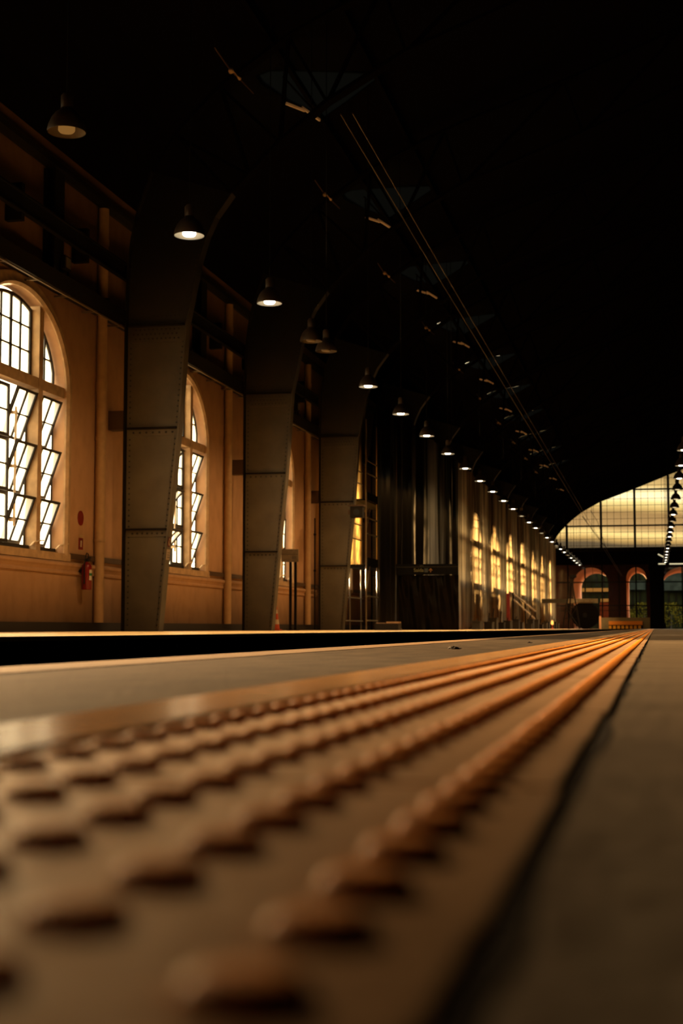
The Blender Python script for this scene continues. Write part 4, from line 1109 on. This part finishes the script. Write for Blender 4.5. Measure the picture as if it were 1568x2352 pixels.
# cloud bands low over the far end
nz = nt.nodes.new('ShaderNodeTexNoise'); nz.inputs['Scale'].default_value = 9; nz.inputs['Detail'].default_value = 3
nt.links.new(tc.outputs['Generated'], nz.inputs['Vector'])
ad = nt.nodes.new('ShaderNodeMath'); ad.operation = 'MULTIPLY_ADD'; ad.inputs[1].default_value = .012; ad.inputs[2].default_value = -.006
nt.links.new(nz.outputs['Fac'], ad.inputs[0])
ad2 = nt.nodes.new('ShaderNodeMath'); ad2.operation = 'ADD'; nt.links.new(sep.outputs['Z'], ad2.inputs[0]); nt.links.new(ad.outputs[0], ad2.inputs[1])
tl = nt.nodes.new('ShaderNodeMath'); tl.operation = 'MULTIPLY_ADD'; tl.inputs[1].default_value = .05; nt.links.new(sep.outputs['X'], tl.inputs[0]); nt.links.new(ad2.outputs[0], tl.inputs[2])
mr = nt.nodes.new('ShaderNodeMapRange'); mr.inputs[1].default_value = .04; mr.inputs[2].default_value = .14; nt.links.new(tl.outputs[0], mr.inputs[0])
def ep(e): return (e-.04)/.10
br = ramp([(0, (.10,.07,.03)), (ep(.0555), (.16,.11,.055)), (ep(.0585), (.70,.42,.13)), (ep(.0625), (1.35,.95,.34)), (ep(.067), (.62,.37,.14)), (ep(.077), (.48,.28,.10)), (ep(.0805), (.85,.55,.18)), (ep(.085), (1.25,.95,.36)), (ep(.0885), (1.6,1.35,.75)), (ep(.0925), (1.6,1.3,.65)), (ep(.097), (.9,.6,.22)), (ep(.104), (.62,.40,.15)), (1, (.68,.46,.19))])
nt.links.new(mr.outputs[0], br.inputs[0])
# open bright sky elsewhere
mr2 = nt.nodes.new('ShaderNodeMapRange'); mr2.inputs[1].default_value = -.05; mr2.inputs[2].default_value = .6; nt.links.new(sep.outputs['Z'], mr2.inputs[0])
SKY = 10.0
sr = ramp([(0, (.10,.07,.04)), (.06, (.55,.47,.34)), (.09, (1,.82,.52)), (.6, (1,.80,.48)), (1, (.55,.58,.6))])
nt.links.new(mr2.outputs[0], sr.inputs[0])
ml = nt.nodes.new('ShaderNodeMix'); ml.data_type = 'RGBA'; ml.blend_type = 'MULTIPLY'; ml.inputs[0].default_value = 1; ml.inputs[7].default_value = (SKY, SKY, SKY, 1)
nt.links.new(sr.outputs[0], ml.inputs[6])
mx = nt.nodes.new('ShaderNodeMapRange'); mx.inputs[1].default_value = -.17; mx.inputs[2].default_value = -.11; nt.links.new(sep.outputs['X'], mx.inputs[0])
my = nt.nodes.new('ShaderNodeMath'); my.operation = 'GREATER_THAN'; my.inputs[1].default_value = .5; nt.links.new(sep.outputs['Y'], my.inputs[0])
mz = nt.nodes.new('ShaderNodeMapRange'); mz.inputs[1].default_value = .22; mz.inputs[2].default_value = .16; nt.links.new(sep.outputs['Z'], mz.inputs[0])
f1 = nt.nodes.new('ShaderNodeMath'); f1.operation = 'MULTIPLY'; nt.links.new(mx.outputs[0], f1.inputs[0]); nt.links.new(my.outputs[0], f1.inputs[1])
f2 = nt.nodes.new('ShaderNodeMath'); f2.operation = 'MULTIPLY'; nt.links.new(f1.outputs[0], f2.inputs[0]); nt.links.new(mz.outputs[0], f2.inputs[1])
fm = nt.nodes.new('ShaderNodeMix'); fm.data_type = 'RGBA'
nt.links.new(f2.outputs[0], fm.inputs[0]); nt.links.new(ml.outputs[2], fm.inputs[6]); nt.links.new(br.outputs[0], fm.inputs[7])
nt.links.new(fm.outputs[2], bg.inputs['Color']); bg.inputs['Strength'].default_value = 1

sun = bpy.data.lights.new('low_sun', 'SUN'); sun.energy = 56; sun.angle = R(5); sun.color = (1, .70, .34)
so = bpy.data.objects.new('low_sun', sun); COL.objects.link(so); so.location = (-30, 60, 10)
so.rotation_euler = Vector((1.95, -2.9, -.27)).to_track_quat('-Z', 'Y').to_euler()
def portal(loc, rot, sx, sy):
    ld = bpy.data.lights.new('sky_portal', 'AREA'); ld.shape = 'RECTANGLE'; ld.size = sx; ld.size_y = sy; ld.cycles.is_portal = True
    o = bpy.data.objects.new('sky_portal', ld); COL.objects.link(o); o.location = loc; o.rotation_euler = rot
for k in WIN_K:
    portal((WX-.30, WC+BAY*k, 3.55), (0, R(-90), 0), 4.5, 3.8)
portal((0, YEND+.25, 10.5), (R(-90), 0, 0), 18, 8)

# ------------------------------------------------------------------ camera
cam = bpy.data.cameras.new('Camera'); co = bpy.data.objects.new('Camera', cam); COL.objects.link(co)
cam.sensor_fit = 'VERTICAL'; cam.sensor_height = 36; cam.sensor_width = 24; cam.lens = 50
cam.clip_start = .01; cam.clip_end = 500
co.location = (0, 0, .06); co.rotation_euler = (R(90+4.6727), 0, R(12.3563))
cam.dof.use_dof = True; cam.dof.focus_distance = 6.5; cam.dof.aperture_fstop = 6.3
sc.camera = co
sc.view_settings.view_transform = 'Standard'; sc.view_settings.look = 'None'
sc.cycles.use_denoising = True
sc.cycles.max_bounces = 8; sc.cycles.diffuse_bounces = 4; sc.cycles.glossy_bounces = 3; sc.cycles.transparent_max_bounces = 12; sc.cycles.transmission_bounces = 4
sc.cycles.sample_clamp_indirect = 4.0
sc.cycles.caustics_reflective = False; sc.cycles.caustics_refractive = False
